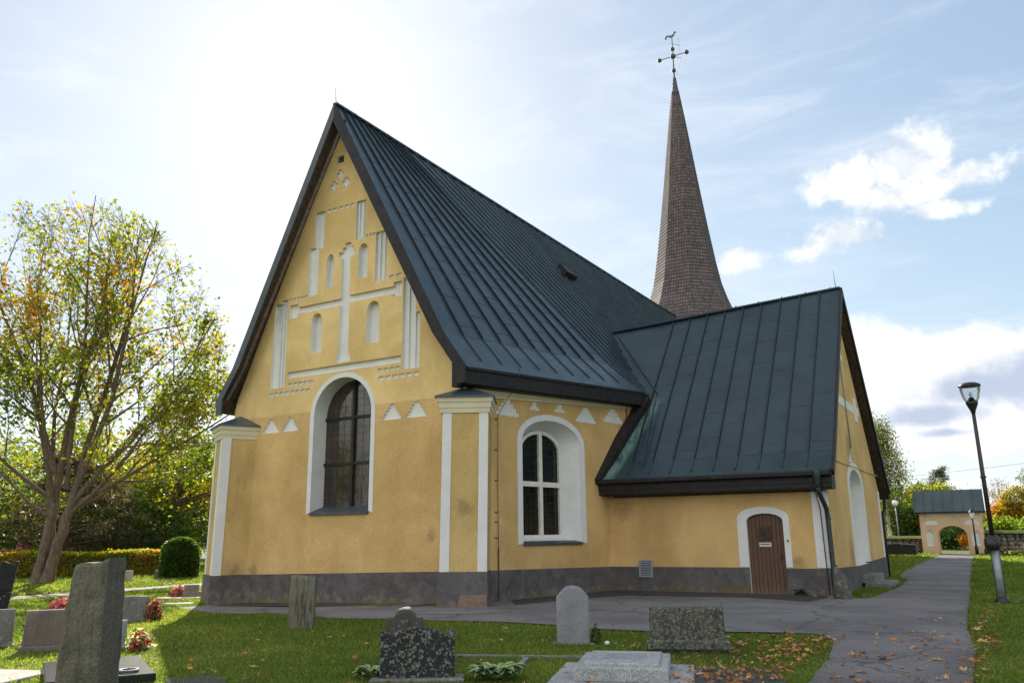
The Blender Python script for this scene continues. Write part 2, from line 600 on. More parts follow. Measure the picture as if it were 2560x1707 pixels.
def m_shingle():
    m, t, b = mat('weathered_wooden_shingles')
    uv = t.node('ShaderNodeUVMap').outputs[0]
    br = t.node('ShaderNodeTexBrick', offset=0.5)
    t.put(br.inputs['Vector'], uv)
    br.inputs['Color1'].default_value = (0.105, 0.082, 0.082, 1)
    br.inputs['Color2'].default_value = (0.185, 0.150, 0.146, 1)
    br.inputs['Mortar'].default_value = (0.030, 0.024, 0.025, 1)
    br.inputs['Scale'].default_value = 1.0
    br.inputs['Mortar Size'].default_value = 0.016
    br.inputs['Bias'].default_value = -0.1
    br.inputs['Brick Width'].default_value = 0.17
    br.inputs['Row Height'].default_value = 0.24
    p = wpos(t)
    n = t.noise(p, 0.7, 5, 0.6)
    c = t.mix(t.math('MULTIPLY', t.ramp(n, 0.45, 0.75), 0.4), br.outputs['Color'], (0.20, 0.165, 0.155))
    n3 = t.noise(t.mapping(p, loc=(3, 1, 5)), 0.45, 4, 0.6)
    c = t.mix(t.math('MULTIPLY', t.ramp(n3, 0.60, 0.75), 0.35), c, (0.15, 0.125, 0.06))
    t.put(b.inputs['Base Color'], c)
    b.inputs['Roughness'].default_value = 0.85
    b.inputs['Specular IOR Level'].default_value = 0.3
    t.put(b.inputs['Normal'], t.bump(br.outputs['Fac'], -0.8, 0.03))
    return m


M_shingle = m_shingle()


def m_asphalt(name, c, patch=0.3):
    m, t, b = mat(name)
    p = wpos(t)
    big = t.noise(p, 0.45, 5, 0.6, 0.5)
    wear = t.noise(t.mapping(p, scale=(1.0, 0.35, 1)), 1.6, 6, 0.65)
    ag = t.math('ADD', t.math('MULTIPLY', t.noise(p, 90.0, 2, 0.7), 0.5), t.math('MULTIPLY', t.noise(p, 28.0, 3, 0.8), 0.5))
    c0 = t.mix(t.ramp(big, 0.3, 0.7), tuple(x * (1 - patch) for x in c), tuple(x * (1 + patch) for x in c))
    c0 = t.mix(t.math('MULTIPLY', t.ramp(wear, 0.5, 0.72), 0.35), c0, tuple(x * 1.4 for x in c))
    c0 = t.mix(t.math('MULTIPLY', t.ramp(ag, 0.50, 0.66), 0.75), c0, tuple(x * 2.0 for x in c))
    c0 = t.mix(t.math('MULTIPLY', t.ramp(ag, 0.48, 0.34), 0.75), c0, tuple(x * 0.4 for x in c))
    crack = t.node('ShaderNodeTexVoronoi', feature='DISTANCE_TO_EDGE')
    t.put(crack.inputs['Vector'], t.vmath('ADD', p, t.scale(t.noise(p, 2.0, 4, 0.6, out='Color'), 0.7)))
    crack.inputs['Scale'].default_value = 0.3
    ck = t.ramp(crack.outputs['Distance'], 0.012, 0.003)
    c0 = t.mix(t.math('MULTIPLY', ck, 0.6), c0, tuple(x * 0.35 for x in c))
    t.put(b.inputs['Base Color'], c0)
    b.inputs['Roughness'].default_value = 0.88
    b.inputs['Specular IOR Level'].default_value = 0.25
    hgt = t.math('ADD', t.math('MULTIPLY', ag, 0.5), t.math('MULTIPLY', t.noise(p, 0.9, 4, 0.55), 4.0))
    t.put(b.inputs['Normal'], t.bump(t.math('SUBTRACT', hgt, t.math('MULTIPLY', ck, 0.6)), 0.5, 0.02))
    return m


M_asph = m_asphalt('purple_grey_asphalt', (0.138, 0.129, 0.128))
M_asphl = m_asphalt('pale_worn_asphalt', (0.15, 0.145, 0.145), 0.2)
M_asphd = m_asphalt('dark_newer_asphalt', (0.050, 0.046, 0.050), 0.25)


def m_ground():
    m, t, b = mat('lawn_soil_and_grass')
    p = wpos(t)
    n = t.noise(p, 0.35, 6, 0.6, 0.5)
    n2 = t.noise(p, 2.5, 5, 0.6)
    f = t.noise(p, 24, 5, 0.7)
    c = t.mix(t.ramp(n, 0.3, 0.7), (0.085, 0.115, 0.018), (0.125, 0.155, 0.028))
    c = t.mix(t.math('MULTIPLY', t.ramp(n2, 0.5, 0.75), 0.55), c, (0.125, 0.135, 0.034))
    c = t.mix(t.math('MULTIPLY', t.ramp(f, 0.5, 0.25), 0.7), c, (0.035, 0.060, 0.010))
    c = t.mix(t.math('MULTIPLY', t.ramp(f, 0.58, 0.75), 0.5), c, (0.14, 0.18, 0.04))
    t.put(b.inputs['Base Color'], c)
    b.inputs['Roughness'].default_value = 0.9
    b.inputs['Specular IOR Level'].default_value = 0.2
    t.put(b.inputs['Normal'], t.bump(t.math('ADD', f, t.math('MULTIPLY', n2, 1.2)), 0.8, 0.04))
    return m


M_ground = m_ground()
M_soil = simple('dark_mossy_soil', (0.042, 0.036, 0.018), 0.95, var=0.6, scale=5, bump=0.8, bscale=30)
M_gravel = simple('grey_gravel', (0.30, 0.27, 0.235), 0.95, var=0.25, scale=3, bump=0.6, bscale=120)
M_gravd = simple('dark_grave_gravel', (0.060, 0.060, 0.066), 0.9, var=0.6, scale=45, bump=0.9, bscale=60)


def attr_leaf(name, trans=0.5, rough=0.5, gain=1.0):
    m, t, b = mat(name)
    a = t.node('ShaderNodeAttribute', attribute_name='tint')
    c = a.outputs['Color']
    t.put(b.inputs['Base Color'], t.scale(c, gain))
    b.inputs['Roughness'].default_value = rough
    b.inputs['Specular IOR Level'].default_value = 0.3
    tr = t.node('ShaderNodeBsdfTranslucent')
    t.put(tr.inputs['Color'], t.mix(1.0, c, (2.3 * gain, 2.2 * gain, 1.0 * gain), 'MULTIPLY'))
    mx = t.node('ShaderNodeMixShader')
    mx.inputs[0].default_value = trans
    t.l.new(b.outputs[0], mx.inputs[1])
    t.l.new(tr.outputs[0], mx.inputs[2])
    t.l.new(mx.outputs[0], t.n['Material Output'].inputs['Surface'])
    return m


M_leaf = attr_leaf('leaf', 0.58)
M_leafd = attr_leaf('dull_leaf', 0.3)
M_blade = attr_leaf('grass_blade', 0.58, 0.55)
M_petal = attr_leaf('petal', 0.35, 0.5)


def m_bark(name, c, sc=5.0, b_=0.8):
    m, t, b = mat(name)
    p = wpos(t)
    n = t.noise(t.mapping(p, scale=(3, 3, 0.7)), sc, 6, 0.7, 0.6)
    mo = t.noise(p, 1.5, 5, 0.65)
    cc = t.mix(t.ramp(n, 0.3, 0.7), tuple(x * 0.5 for x in c), tuple(x * 1.35 for x in c))
    cc = t.mix(t.math('MULTIPLY', t.ramp(mo, 0.55, 0.75), 0.5), cc, (0.11, 0.11, 0.055))
    t.put(b.inputs['Base Color'], cc)
    b.inputs['Roughness'].default_value = 0.92
    b.inputs['Specular IOR Level'].default_value = 0.2
    t.put(b.inputs['Normal'], t.bump(n, b_, 0.05))
    return m


M_bark = m_bark('grey_brown_bark', (0.16, 0.125, 0.095))
M_pbark = m_bark('reddish_pine_bark', (0.11, 0.070, 0.050))
M_bbark = simple('birch_bark', (0.42, 0.40, 0.37), 0.8, var=0.5, scale=4)


def m_granite(name, c, speck=0.5, lichen=None, lamt=0.5, lscale=6.0, rough=0.85, bump=0.35, streak=0.0):
    m, t, b = mat(name)
    p = opos(t)
    v = t.voro(p, 120.0, 'Color')
    vs = t.node('ShaderNodeSeparateColor')
    t.put(vs.inputs[0], v)
    n = t.noise(p, 2.5, 6, 0.65, 0.3)
    c0 = t.mix(t.ramp(n, 0.3, 0.7), tuple(x * 0.8 for x in c), tuple(x * 1.2 for x in c))
    c0 = t.mix(t.math('MULTIPLY', t.ramp(vs.outputs[0], 0.6, 0.9), speck), c0, tuple(x * 0.35 for x in c))
    c0 = t.mix(t.math('MULTIPLY', t.ramp(vs.outputs[1], 0.7, 0.95), speck), c0, tuple(min(1, x * 1.9) for x in c))
    if streak:
        s = t.noise(t.mapping(p, scale=(9, 9, 0.9)), 1.8, 5, 0.65, 0.5)
        c0 = t.mix(t.math('MULTIPLY', t.ramp(s, 0.48, 0.66), streak), c0, tuple(x * 0.22 for x in c))
    if lichen:
        l1 = t.voro(t.vmath('ADD', p, t.scale(t.noise(p, 14, 5, 0.7, out='Color'), 0.16)), lscale)
        l2 = t.noise(p, lscale * 0.45, 5, 0.7, 0.5)
        l = t.math('MULTIPLY', t.ramp(l1, 0.52, 0.36), t.ramp(l2, 0.60 - lamt * 0.3, 0.66 - lamt * 0.3))
        l = t.math('MULTIPLY', l, t.ramp(t.noise(p, 60, 3, 0.7), 0.3, 0.5))
        c0 = t.mix(t.math('MULTIPLY', l, 0.9), c0, lichen)
    t.put(b.inputs['Base Color'], c0)
    b.inputs['Roughness'].default_value = rough
    b.inputs['Specular IOR Level'].default_value = 0.35
    if bump:
        t.put(b.inputs['Normal'], t.bump(t.math('ADD', t.noise(p, 35, 5, 0.7), t.noise(p, 9, 4, 0.6)), bump, 0.02))
    return m


M_gtall = m_granite('rough_olive_granite', (0.130, 0.122, 0.092), 0.6, None, 0.6, 9.0, 0.9, 0.9, 0.45)
M_gthin = m_granite('stained_sandstone', (0.15, 0.14, 0.105), 0.2, None, 0, 6, 0.9, 0.35, 0.9)
M_garch = m_granite('dark_streaked_stone', (0.075, 0.070, 0.062), 0.3, (0.3, 0.3, 0.27), 0.15, 14, 0.85, 0.3, 0.6)
M_glich = m_granite('black_stone_with_lichen', (0.022, 0.022, 0.023), 0.3, (0.23, 0.245, 0.205), 0.55, 24.0, 0.8, 0.4)
M_ggrey = m_granite('blue_grey_granite', (0.215, 0.225, 0.245), 0.35, None, 0, 6, 0.8, 0.15)
M_grect = m_granite('lichen_crusted_stone', (0.075, 0.075, 0.062), 0.5, (0.20, 0.21, 0.17), 0.75, 26.0, 0.95, 0.8, 0.75)
M_gslab = m_granite('pale_speckled_granite', (0.31, 0.315, 0.315), 0.75, None, 0, 6, 0.75, 0.1)
M_gblk = m_granite('black_polished_granite', (0.022, 0.023, 0.025), 0.2, None, 0, 6, 0.22, 0.0)
M_gdark = m_granite('black_rough_stone', (0.018, 0.018, 0.017), 0.3, (0.32, 0.33, 0.30), 0.12, 16, 0.8, 0.5)
M_gbrown = m_granite('brown_grey_granite', (0.165, 0.135, 0.110), 0.35, None, 0, 6, 0.85, 0.2, 0.2)
M_gmid = m_granite('grey_weathered_granite', (0.175, 0.17, 0.155), 0.35, (0.3, 0.29, 0.25), 0.2, 12, 0.9, 0.3, 0.25)
M_glight = m_granite('pale_pink_granite', (0.36, 0.32, 0.28), 0.4, None, 0, 6, 0.85, 0.2)
M_boul = m_granite('boulder_with_lichen', (0.10, 0.095, 0.085), 0.4, (0.26, 0.26, 0.23), 0.35, 11.0, 0.95, 0.9)
M_boulp = m_granite('reddish_foundation_boulder', (0.20, 0.135, 0.105), 0.5, (0.2, 0.19, 0.13), 0.4, 6.0, 0.95, 0.9)
M_wall = m_granite('dry_stone_wall', (0.19, 0.165, 0.135), 0.3, (0.3, 0.3, 0.27), 0.4, 3.0, 0.95, 0.9)
M_brick = simple('red_brick', (0.26, 0.085, 0.05), 0.9, var=0.4, scale=12, bump=0.4)
M_white_o = simple('white_glazed_stone', (0.70, 0.71, 0.62), 0.6, var=0.15)
M_post_b = simple('brown_black_lamp_paint', (0.030, 0.018, 0.018), 0.35, var=0.3)
M_post_g = simple('galvanised_steel', (0.24, 0.27, 0.29), 0.45, metal=0.3, var=0.2)
M_black = simple('black_paint', (0.012, 0.012, 0.013), 0.4, var=0.2)
M_roofg = m_roof('gate_roof_metal', (0.040, 0.065, 0.070), 0.5)
M_salmon = m_plaster('salmon_yellow_gate_plaster', (0.70, 0.49, 0.29), 0.4, 0.5)


def m_clear(name):
    m, t, b = mat(name)
    tr = t.node('ShaderNodeBsdfTransparent')
    tr.inputs['Color'].default_value = (0.93, 0.95, 0.95, 1)
    gl = t.node('ShaderNodeBsdfGlossy')
    gl.inputs['Roughness'].default_value = 0.05
    lw = t.node('ShaderNodeLayerWeight')
    lw.inputs['Blend'].default_value = 0.25
    mx = t.node('ShaderNodeMixShader')
    t.put(mx.inputs[0], t.math('MULTIPLY', lw.outputs['Fresnel'], 0.6))
    t.l.new(tr.outputs[0], mx.inputs[1])
    t.l.new(gl.outputs[0], mx.inputs[2])
    t.l.new(mx.outputs[0], t.n['Material Output'].inputs['Surface'])
    return m


M_clear = m_clear('clear_lamp_glass')
M_milk = simple('milky_lamp_glass', (0.75, 0.77, 0.78), 0.25, var=0.05)


# ------------------------------------------------------------------ ground
def gh(x, y=0.0):
    t = min(max((-13.0 - x) / 5.0, 0.0), 1.0)
    return -0.2 * t * t * (3 - 2 * t)


def axis_vals(lo, hi, fine_lo, fine_hi, step):
    v = list(np.arange(fine_lo, fine_hi + 1e-6, step))
    s, a = step, fine_hi
    while a < hi:
        s *= 1.35
        a += s
        v.append(min(a, hi))
    s, a = step, fine_lo
    while a > lo:
        s *= 1.35
        a -= s
        v.insert(0, max(a, lo))
    return v


def micro(x, y):
    d = math.hypot(x, y)
    f = max(0.0, 1 - d / 40.0)
    return 0.028 * f * (noise.noise(Vector((x * 0.55, y * 0.55, 0.3))) - 0.35)


gx = axis_vals(-2500, 2500, -24, 4, 0.4)
gy = axis_vals(-800, 4000, 4, 30, 0.4)
gm = MB()
for y in gy:
    for x in gx:
        gm.vert((x, y, gh(x, y) + micro(x, y) - 0.012))
nx = len(gx)
for j in range(len(gy) - 1):
    for i in range(nx - 1):
        gm.facei((j * nx + i, j * nx + i + 1, (j + 1) * nx + i + 1, (j + 1) * nx + i), 0, True)
structure('ground', gm, M_ground)


def flat(pts, z=0.0):
    mb = MB()
    mb.tess(lambda u, w, d: (u, w, gh(u) + d), [pts], z)
    return mb


# asphalt apron round the church and the path to the gate
APRON_LOW = [(-13.0, 13.2), (-12.07, 13.15), (-10.98, 13.5), (-9.64, 13.7), (-8.75, 14.0), (-7.4, 13.97), (-6.68, 13.72), (-5.59, 13.8), (-4.43, 14.25),
             (-3.57, 14.55), (-3.01, 14.6), (-2.66, 14.2), (-2.52, 13.4), (-2.37, 12.33), (-2.27, 11.22), (-2.18, 9.96), (-1.98, 8.35), (-1.7, 3.0), (-1.5, -6.0)]
PATH_R = [(-0.1, -6.0), (-0.45, 5.0), (-0.55, 9.5), (-0.6, 10.8), (-0.68, 13.8), (-0.9, 16.5), (-1.02, 19.6), (-1.17, 24.6), (-1.53, 34.2), (-2.05, 50.0), (-2.38, 62.0), (-2.4, 66.0)]
PATH_L = [(-4.45, 66.0), (-4.4, 62.0), (-4.27, 53.0), (-4.21, 45.6), (-4.05, 38.0), (-3.75, 33.2), (-3.3, 31.3), (-3.1, 27.0), (-3.3, 22.6), (-4.2, 22.3)]
ASPHALT = APRON_LOW + PATH_R + PATH_L + [(-4.2, 23.4), (-10.6, 23.4), (-12.0, 17.1), (-13.0, 17.1)]
structure('path', flat(ASPHALT, 0.004), M_asph)
structure('path', flat([(-19.6, 15.0), (-17.0, 14.15), (-14.8, 13.75), (-13.0, 13.2), (-13.0, 15.9), (-16.0, 16.0), (-19.4, 16.2)], 0.006), M_asph)
structure('path', flat([(-14.6, 14.2), (-11.3, 14.35), (-10.2, 14.9), (-9.55, 15.7), (-10.6, 16.5), (-12.2, 15.6), (-14.4, 15.6)], 0.010), M_asphl)
structure('path', flat([(-9.2, 17.6), (-7.6, 16.8), (-5.4, 17.3), (-3.4, 18.6), (-4.0, 20.0), (-6.0, 20.6), (-8.4, 20.3), (-9.4, 19.2)], 0.0085), M_asphl)
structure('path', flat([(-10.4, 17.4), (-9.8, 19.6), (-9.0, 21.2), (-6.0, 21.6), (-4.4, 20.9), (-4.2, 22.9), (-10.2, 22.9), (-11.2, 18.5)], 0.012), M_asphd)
structure('ground', flat([(-19.2, 15.75), (-15.5, 15.9), (-12.4, 16.0), (-12.0, 17.0), (-19.2, 17.0)], 0.016), M_soil)
structure('path', flat([(-27.0, 9.0), (-27.2, 15.0), (-27.6, 22.0), (-28.0, 32.0), (-29.3, 32.0), (-28.9, 22.0), (-28.5, 15.0), (-28.3, 9.0)], 0.012), M_gravel)

# ------------------------------------------------------------------ church
ch = thing('church', 'yellow plastered church with dark metal roofs, white gable reliefs and a tall shingled spire', 'church', (-16, 17, 0))
CPARTS = ch


def arch(u0, u1, w0, sp, top, n=14):
    c, r = (u0 + u1) / 2, (u1 - u0) / 2
    pts = [(u0, w0), (u1, w0)]
    for k in range(n + 1):
        a = math.pi * k / n
        pts.append((c + r * math.cos(a), sp + (top - sp) * math.sin(a)))
    return pts


def surround(o, i, n=14):
    """band between two arches given as (u0,u1,w0,spring,top)"""
    po, pi_ = arch(*o, n=n), arch(*i, n=n)
    # outer left bottom -> right bottom is skipped: legs are open at the bottom
    outer = [po[0]] + po[:1:-1] + [po[1]]
    inner = [pi_[1]] + pi_[2:] + [pi_[0]]
    return outer + inner


GY = 16.9


def FG(u, w, d):
    return (u, GY + d, w)


NA, NB_ = Vector((-11.6, 16.9)), Vector((-10.39, 23.0))
ND = (NB_ - NA).normalized()
NN = Vector((ND.y, -ND.x))


def FN(s, w, d):
    p = NA + ND * s - NN * d
    return (p.x, p.y, w)


SY = 23.0


def FS(u, w, d):
    return (u, SY + d, w)


SX = -4.1


def FE(u, w, d):
    return (SX - d, u, w)


def rect(u0, u1, w0, w1):
    return [(u0, w0), (u1, w0), (u1, w1), (u0, w1)]


def pyramid(u0, u1, w0, w1, steps=5):
    c, n = (u0 + u1) / 2, steps
    hw = (u1 - u0) / 2
    tw = hw * 0.26
    L, Rr = [], []
    for k in range(n):
        r = hw + (tw - hw) * k / (n - 1)
        za, zb = w0 + (w1 - w0) * k / n, w0 + (w1 - w0) * (k + 1) / n
        Rr += [(c + r, za), (c + r, zb)]
        L += [(c - r, za), (c - r, zb)]
    return Rr + L[::-1]


def plus(c, w, r=0.15, h=0.17):
    a = r * 0.42
    b = h * 0.42
    x, y = c, w
    return [(x - a, y - h), (x + a, y - h), (x + a, y - b), (x + r, y - b), (x + r, y + b), (x + a, y + b), (x + a, y + h), (x - a, y + h), (x - a, y + b), (x - r, y + b), (x - r, y - b), (x - a, y - b)]


# ---- reliefs of the east gable (recessed white panels)
RD = 0.085
cross = [(-16.04, 6.45), (-15.44, 6.45), (-15.55, 6.78), (-15.57, 8.18), (-13.97, 8.18), (-13.97, 8.08), (-13.65, 8.08), (-13.65, 8.51), (-13.95, 8.51), (-13.95, 8.40),
         (-15.58, 8.40), (-15.59, 9.58), (-15.42, 9.60), (-15.42, 9.77), (-15.49, 9.77), (-15.49, 9.9), (-15.58, 9.9), (-15.58, 10.03), (-15.81, 10.03), (-15.81, 9.9),
         (-15.93, 9.9), (-15.93, 9.77), (-16.06, 9.77), (-16.06, 9.58), (-15.92, 9.58), (-15.92, 8.35), (-17.62, 8.35), (-17.62, 8.45), (-17.97, 8.45), (-17.97, 8.03),
         (-17.62, 8.03), (-17.62, 8.14), (-15.92, 8.14), (-15.94, 6.78)]
reliefs = [('relief_cross', cross, RD), ('relief_band', rect(-17.93, -13.64, 6.19, 6.39), RD)]
reliefs += [('relief_pilaster', [(-17.25, 8.62), (-16.85, 8.62), (-16.85, 10.05), (-16.68, 10.05), (-16.68, 11.25), (-17.05, 11.25), (-17.05, 10.12), (-17.25, 10.12)], RD),
            ('relief_pilaster', rect(-15.42, -15.06, 10.05, 11.25), RD),
            ('relief_pilaster', rect(-14.64, -14.22, 8.65, 10.13), RD),
            ('relief_pilaster', [(-13.6, 5.99), (-13.01, 5.99), (-13.01, 7.53), (-13.16, 7.53), (-13.16, 8.28), (-13.37, 8.28), (-13.37, 8.57), (-13.6, 8.57)], RD),
            ('relief_pilaster', [(-18.63, 5.95), (-18.02, 5.95), (-18.05, 8.66), (-18.32, 8.66), (-18.32, 8.56), (-18.58, 8.56)], RD)]
for x in (-16.51, -16.28, -16.05, -15.82, -15.6):
    reliefs.append(('dentil_recess', rect(x - 0.075, x + 0.085, 11.14, 11.25), 0.05))
for x in (-14.98, -14.84, -14.72):
    reliefs.append(('dentil_recess', rect(x - 0.045, x + 0.05, 10.05, 10.14), 0.05))
for x in (-14.02, -13.77):
    reliefs.append(('dentil_recess', rect(x - 0.09, x + 0.09, 8.645, 8.74), 0.05))
for k in range(5):
    x = -17.93 + 0.155 * k
    reliefs.append(('dentil_recess', rect(x - 0.055, x + 0.055, 8.58, 8.67), 0.05))
for k in range(5):
    x = -17.79 + 0.21 * k
    reliefs.append(('dentil_recess', rect(x - 0.08, x + 0.08, 5.94, 6.05), 0.05))
for k in range(8):
    x = -18.55 + 0.215 * k
    reliefs.append(('dentil_recess', rect(x - 0.08, x + 0.08, 5.715, 5.82), 0.05))
for k in range(4):
    x = -14.36 + 0.205 * k
    reliefs.append(('dentil_recess', rect(x - 0.08, x + 0.08, 6.005, 6.10), 0.05))
for k in range(6):
    x = -14.32 + 0.242 * k
    reliefs.append(('dentil_recess', rect(x - 0.095, x + 0.095, 5.77, 5.885), 0.05))
reliefs += [('blind_niche', arch(-16.53, -16.23, 8.77, 9.5, 9.80, 8), 0.16), ('blind_niche', arch(-15.28, -14.93, 8.84, 9.66, 9.89, 8), 0.16),
            ('blind_niche', arch(-17.03, -16.61, 6.85, 7.78, 8.05, 8), 0.18), ('blind_niche', arch(-14.90, -14.43, 6.87, 7.8, 8.09, 8), 0.18)]
for u0, u1, w0, w1 in ((-18.84, -18.15, 4.62, 5.03), (-18.02, -17.37, 4.62, 5.03), (-14.24, -13.58, 4.66, 5.08), (-13.42, -12.75, 4.66, 5.08)):
    reliefs.append(('stepped_triangle', pyramid(u0, u1, w0, w1), 0.05))
for c, w in ((-16.13, 12.29), (-16.37, 11.97), (-15.89, 11.98)):
    reliefs.append(('quatrefoil', plus(c, w), 0.06))
HOLE = rect(-16.25, -16.0, 12.68, 12.9)
W1 = (-16.74, -14.62, 2.28, 4.98, 6.0)
gable_low = [(-20.1, -0.45), (-11.62, -0.45), (-11.62, 4.95), (-20.1, 4.95)]
# one wall sheet; the upper, smoother plaster is a second material split at the string line
tri_h = [r for r in reliefs if r[0] == 'stepped_triangle']
up_h = [r for r in reliefs if r[0] != 'stepped_triangle']
w1arch = arch(*W1, n=20)
mb = MB()
SPL = 5.12
# lower field (roughcast)
cx_ = (W1[0] + W1[1]) / 2
rx_ = (W1[1] - W1[0]) / 2
a0 = math.asin((SPL - W1[3]) / (W1[4] - W1[3]))
xr = rx_ * math.cos(a0)
low_arc = [(cx_ + xr * 1.0, SPL)]
nA = 20
low_outline = [(-20.1, -0.45), (-11.62, -0.45), (-11.62, SPL), (cx_ + xr, SPL), (W1[1], W1[3]), (W1[1], W1[2]), (W1[0], W1[2]), (W1[0], W1[3]), (cx_ - xr, SPL), (-20.1, SPL)]
mb.panel(FG, low_outline, [(r[1], r[2], None) for r in tri_h], 0, 2, None)
arc_up = [(cx_ + rx_ * math.cos(a), W1[3] + (W1[4] - W1[3]) * math.sin(a)) for a in np.linspace(math.pi - a0, a0, nA)]
up_outline = [(-20.1, SPL)] + arc_up + [(-11.62, SPL), (-11.62, 5.35), (-11.95, 6.0), (-15.95, 13.8), (-16.1, 14.0), (-16.25, 13.8), (-20.0, 5.75), (-20.1, 5.4)]
mb.panel(FG, up_outline, [(r[1], r[2], None) for r in up_h] + [(HOLE, 0.25, None)], 1, 2, 1)
# reveals of the big window niche
n = len(w1arch)
WD = 0.5
for i in range(n):
    a, b = w1arch[i], w1arch[(i + 1) % n]
    if i == 0:
        continue
    mb.face([FG(a[0], a[1], 0), FG(b[0], b[1], 0), FG(b[0], b[1], WD + 0.05), FG(a[0], a[1], WD + 0.05)], 3)
build('gable_wall', mb, [M_yel, M_yelu, M_wniche, M_white], ch)
for nm, poly, dep in reliefs:
    q = MB()
    q.tess(FG, [poly], dep)
    build(nm, q, M_wniche, ch)
# flutes standing in the pilaster recesses
for u, w0, w1 in ((-13.42, 6.0, 8.28), (-13.19, 6.0, 7.55), (-14.33, 8.66, 10.1), (-14.5, 8.66, 10.1), (-15.17, 10.06, 11.2), (-15.33, 10.06, 11.2), (-16.93, 10.1, 11.2), (-18.33, 5.97, 8.5), (-18.2, 5.97, 8.6)):
    q = MB()
    q.prism(FG, rect(u - 0.017, u + 0.017, w0, w1), RD - 0.05, RD + 0.01)
    build('flute_rib', q, M_white, ch)
q = MB()
q.tess(FG, [HOLE], 0.24)
hv = build('gable_vent', q, M_dark, ch)
q = MB()
for k in (1, 2):
    u = -16.25 + 0.25 * k / 3
    q.prism(FG, rect(u - 0.008, u + 0.008, 12.68, 12.9), 0.05, 0.066)
    w = 12.68 + 0.22 * k / 3
    q.prism(FG, rect(-16.25, -16.0, w - 0.008, w + 0.008), 0.03, 0.046)
build('grille', q, M_iron, hv)

# ---- east window
q = MB()
q.prism(FG, surround((W1[0] - 0.15, W1[1] + 0.14, 2.24, 4.98, 6.13), W1, 20), -0.018, 0.002)
build('window_surround', q, M_white, ch)
win = MB()
win.tess(FG, [arch(W1[0] - 0.02, W1[1] + 0.02, 2.45, 4.98, 5.97, 20)], WD)
wo1 = build('arched_window', win, M_glass1, ch)
q = MB()
c1_ = -15.67
q.prism(FG, rect(c1_ - 0.045, c1_ + 0.045, 2.45, 5.98), WD - 0.06, WD + 0.01)
for w in (3.62, 4.92):
    q.prism(FG, rect(W1[0], W1[1], w - 0.04, w + 0.04), WD - 0.055, WD + 0.012)
build('glazing_bar', q, M_trim, wo1)
q = MB()
for k in range(1, 9):
    u = W1[0] + 2.12 * k / 9
    if abs(u - c1_) > 0.05:
        top = 4.98 + 0.97 * math.sqrt(max(0, 1 - ((u + 15.68) / 1.07) ** 2))
        q.prism(FG, rect(u - 0.003, u + 0.003, 2.46, top), WD - 0.006, WD - 0.002)
for k in range(1, 17):
    w = 2.45 + 3.4 * k / 17
    hw = 1.05 if w < 4.98 else 1.05 * math.sqrt(max(0, 1 - ((w - 4.98) / 0.99) ** 2))
    q.prism(FG, rect(-15.68 - hw, -15.68 + hw, w - 0.003, w + 0.003), WD - 0.007, WD - 0.003)
build('lead_came', q, M_lead, wo1)
q = MB()
q.hexa([FG(W1[0], 2.2, -0.05), FG(W1[1], 2.2, -0.05), FG(W1[1], 2.38, WD), FG(W1[0], 2.38, WD), FG(W1[0], 2.27, -0.05), FG(W1[1], 2.27, -0.05), FG(W1[1], 2.45, WD), FG(W1[0], 2.45, WD)])
build('window_sill', q, M_verge, wo1)

# ---- plinth
q = MB()
q.prism(FG, [(-20.1, -0.5), (-11.6, -0.5), (-11.6, 0.78), (-19.2, 0.585), (-20.1, 0.56)], -0.035, 0.1)
build('plinth', q, M_plinth, ch)
q = MB()
q.prism(FN, [(0, -0.4), (6.2, -0.4), (6.2, 0.67), (0, 0.775)], -0.03, 0.1)
build('plinth', q, M_plinth, ch)

# ---- diagonal side wall
W2 = (2.24, 4.79, 1.40, 4.16, 4.76)
mb = MB()
bk = arch(2.62, 4.42, 1.56, 3.95, 4.52)
mb.panel(FN, [(0, -0.4), (8.5, -0.4), (8.5, 5.9), (0, 5.5)], [(arch(*W2), 0.5, bk)], 0, 1, None)
build('side_wall', mb, [M_yel, M_white], ch)
q = MB()
q.prism(FN, surround((W2[0] - 0.2, W2[1] + 0.22, 1.36, 4.14, 4.93), W2), -0.02, 0.002)
build('window_surround', q, M_white, ch)
q = MB()
q.tess(FN, [arch(2.6, 4.44, 1.5, 3.95, 4.54)], 0.49)
wo2 = build('arched_window', q, M_glass2, ch)
q = MB()
fo, fi = (2.62, 4.42, 1.53, 3.95, 4.52), (2.70, 4.34, 1.53, 3.93, 4.42)
q.prism(FN, surround(fo, fi), 0.42, 0.495)
q.prism(FN, rect(2.70, 4.34, 1.53, 1.61), 0.425, 0.495)
q.prism(FN, rect(3.45, 3.585, 1.61, 4.42), 0.415, 0.493)
q.prism(FN, rect(2.70, 3.45, 2.93, 3.07), 0.41, 0.492)
q.prism(FN, rect(3.585, 4.34, 2.93, 3.07), 0.41, 0.492)
q.prism(FN, rect(3.505, 3.53, 1.62, 4.40), 0.400, 0.42)
build('window_frame', q, M_winw, wo2)
q = MB()
for u0, u1 in ((2.70, 3.45), (3.585, 4.34)):
    for k in range(1, 4):
        u = u0 + (u1 - u0) * k / 4
        q.prism(FN, rect(u - 0.007, u + 0.007, 1.6, 4.2), 0.475, 0.489)
    for k in range(1, 13):
        w = 1.6 + 0.222 * k
        q.prism(FN, rect(u0, u1, w - 0.007, w + 0.007), 0.473, 0.4885)
build('lead_came', q, M_lead, wo2)
q = MB()
q.hexa([FN(2.24, 1.33, -0.04), FN(4.79, 1.33, -0.04), FN(4.42, 1.45, 0.5), FN(2.62, 1.45, 0.5), FN(2.24, 1.40, -0.04), FN(4.79, 1.40, -0.04), FN(4.42, 1.54, 0.5), FN(2.62, 1.54, 0.5)])
build('window_sill', q, M_verge, wo2)
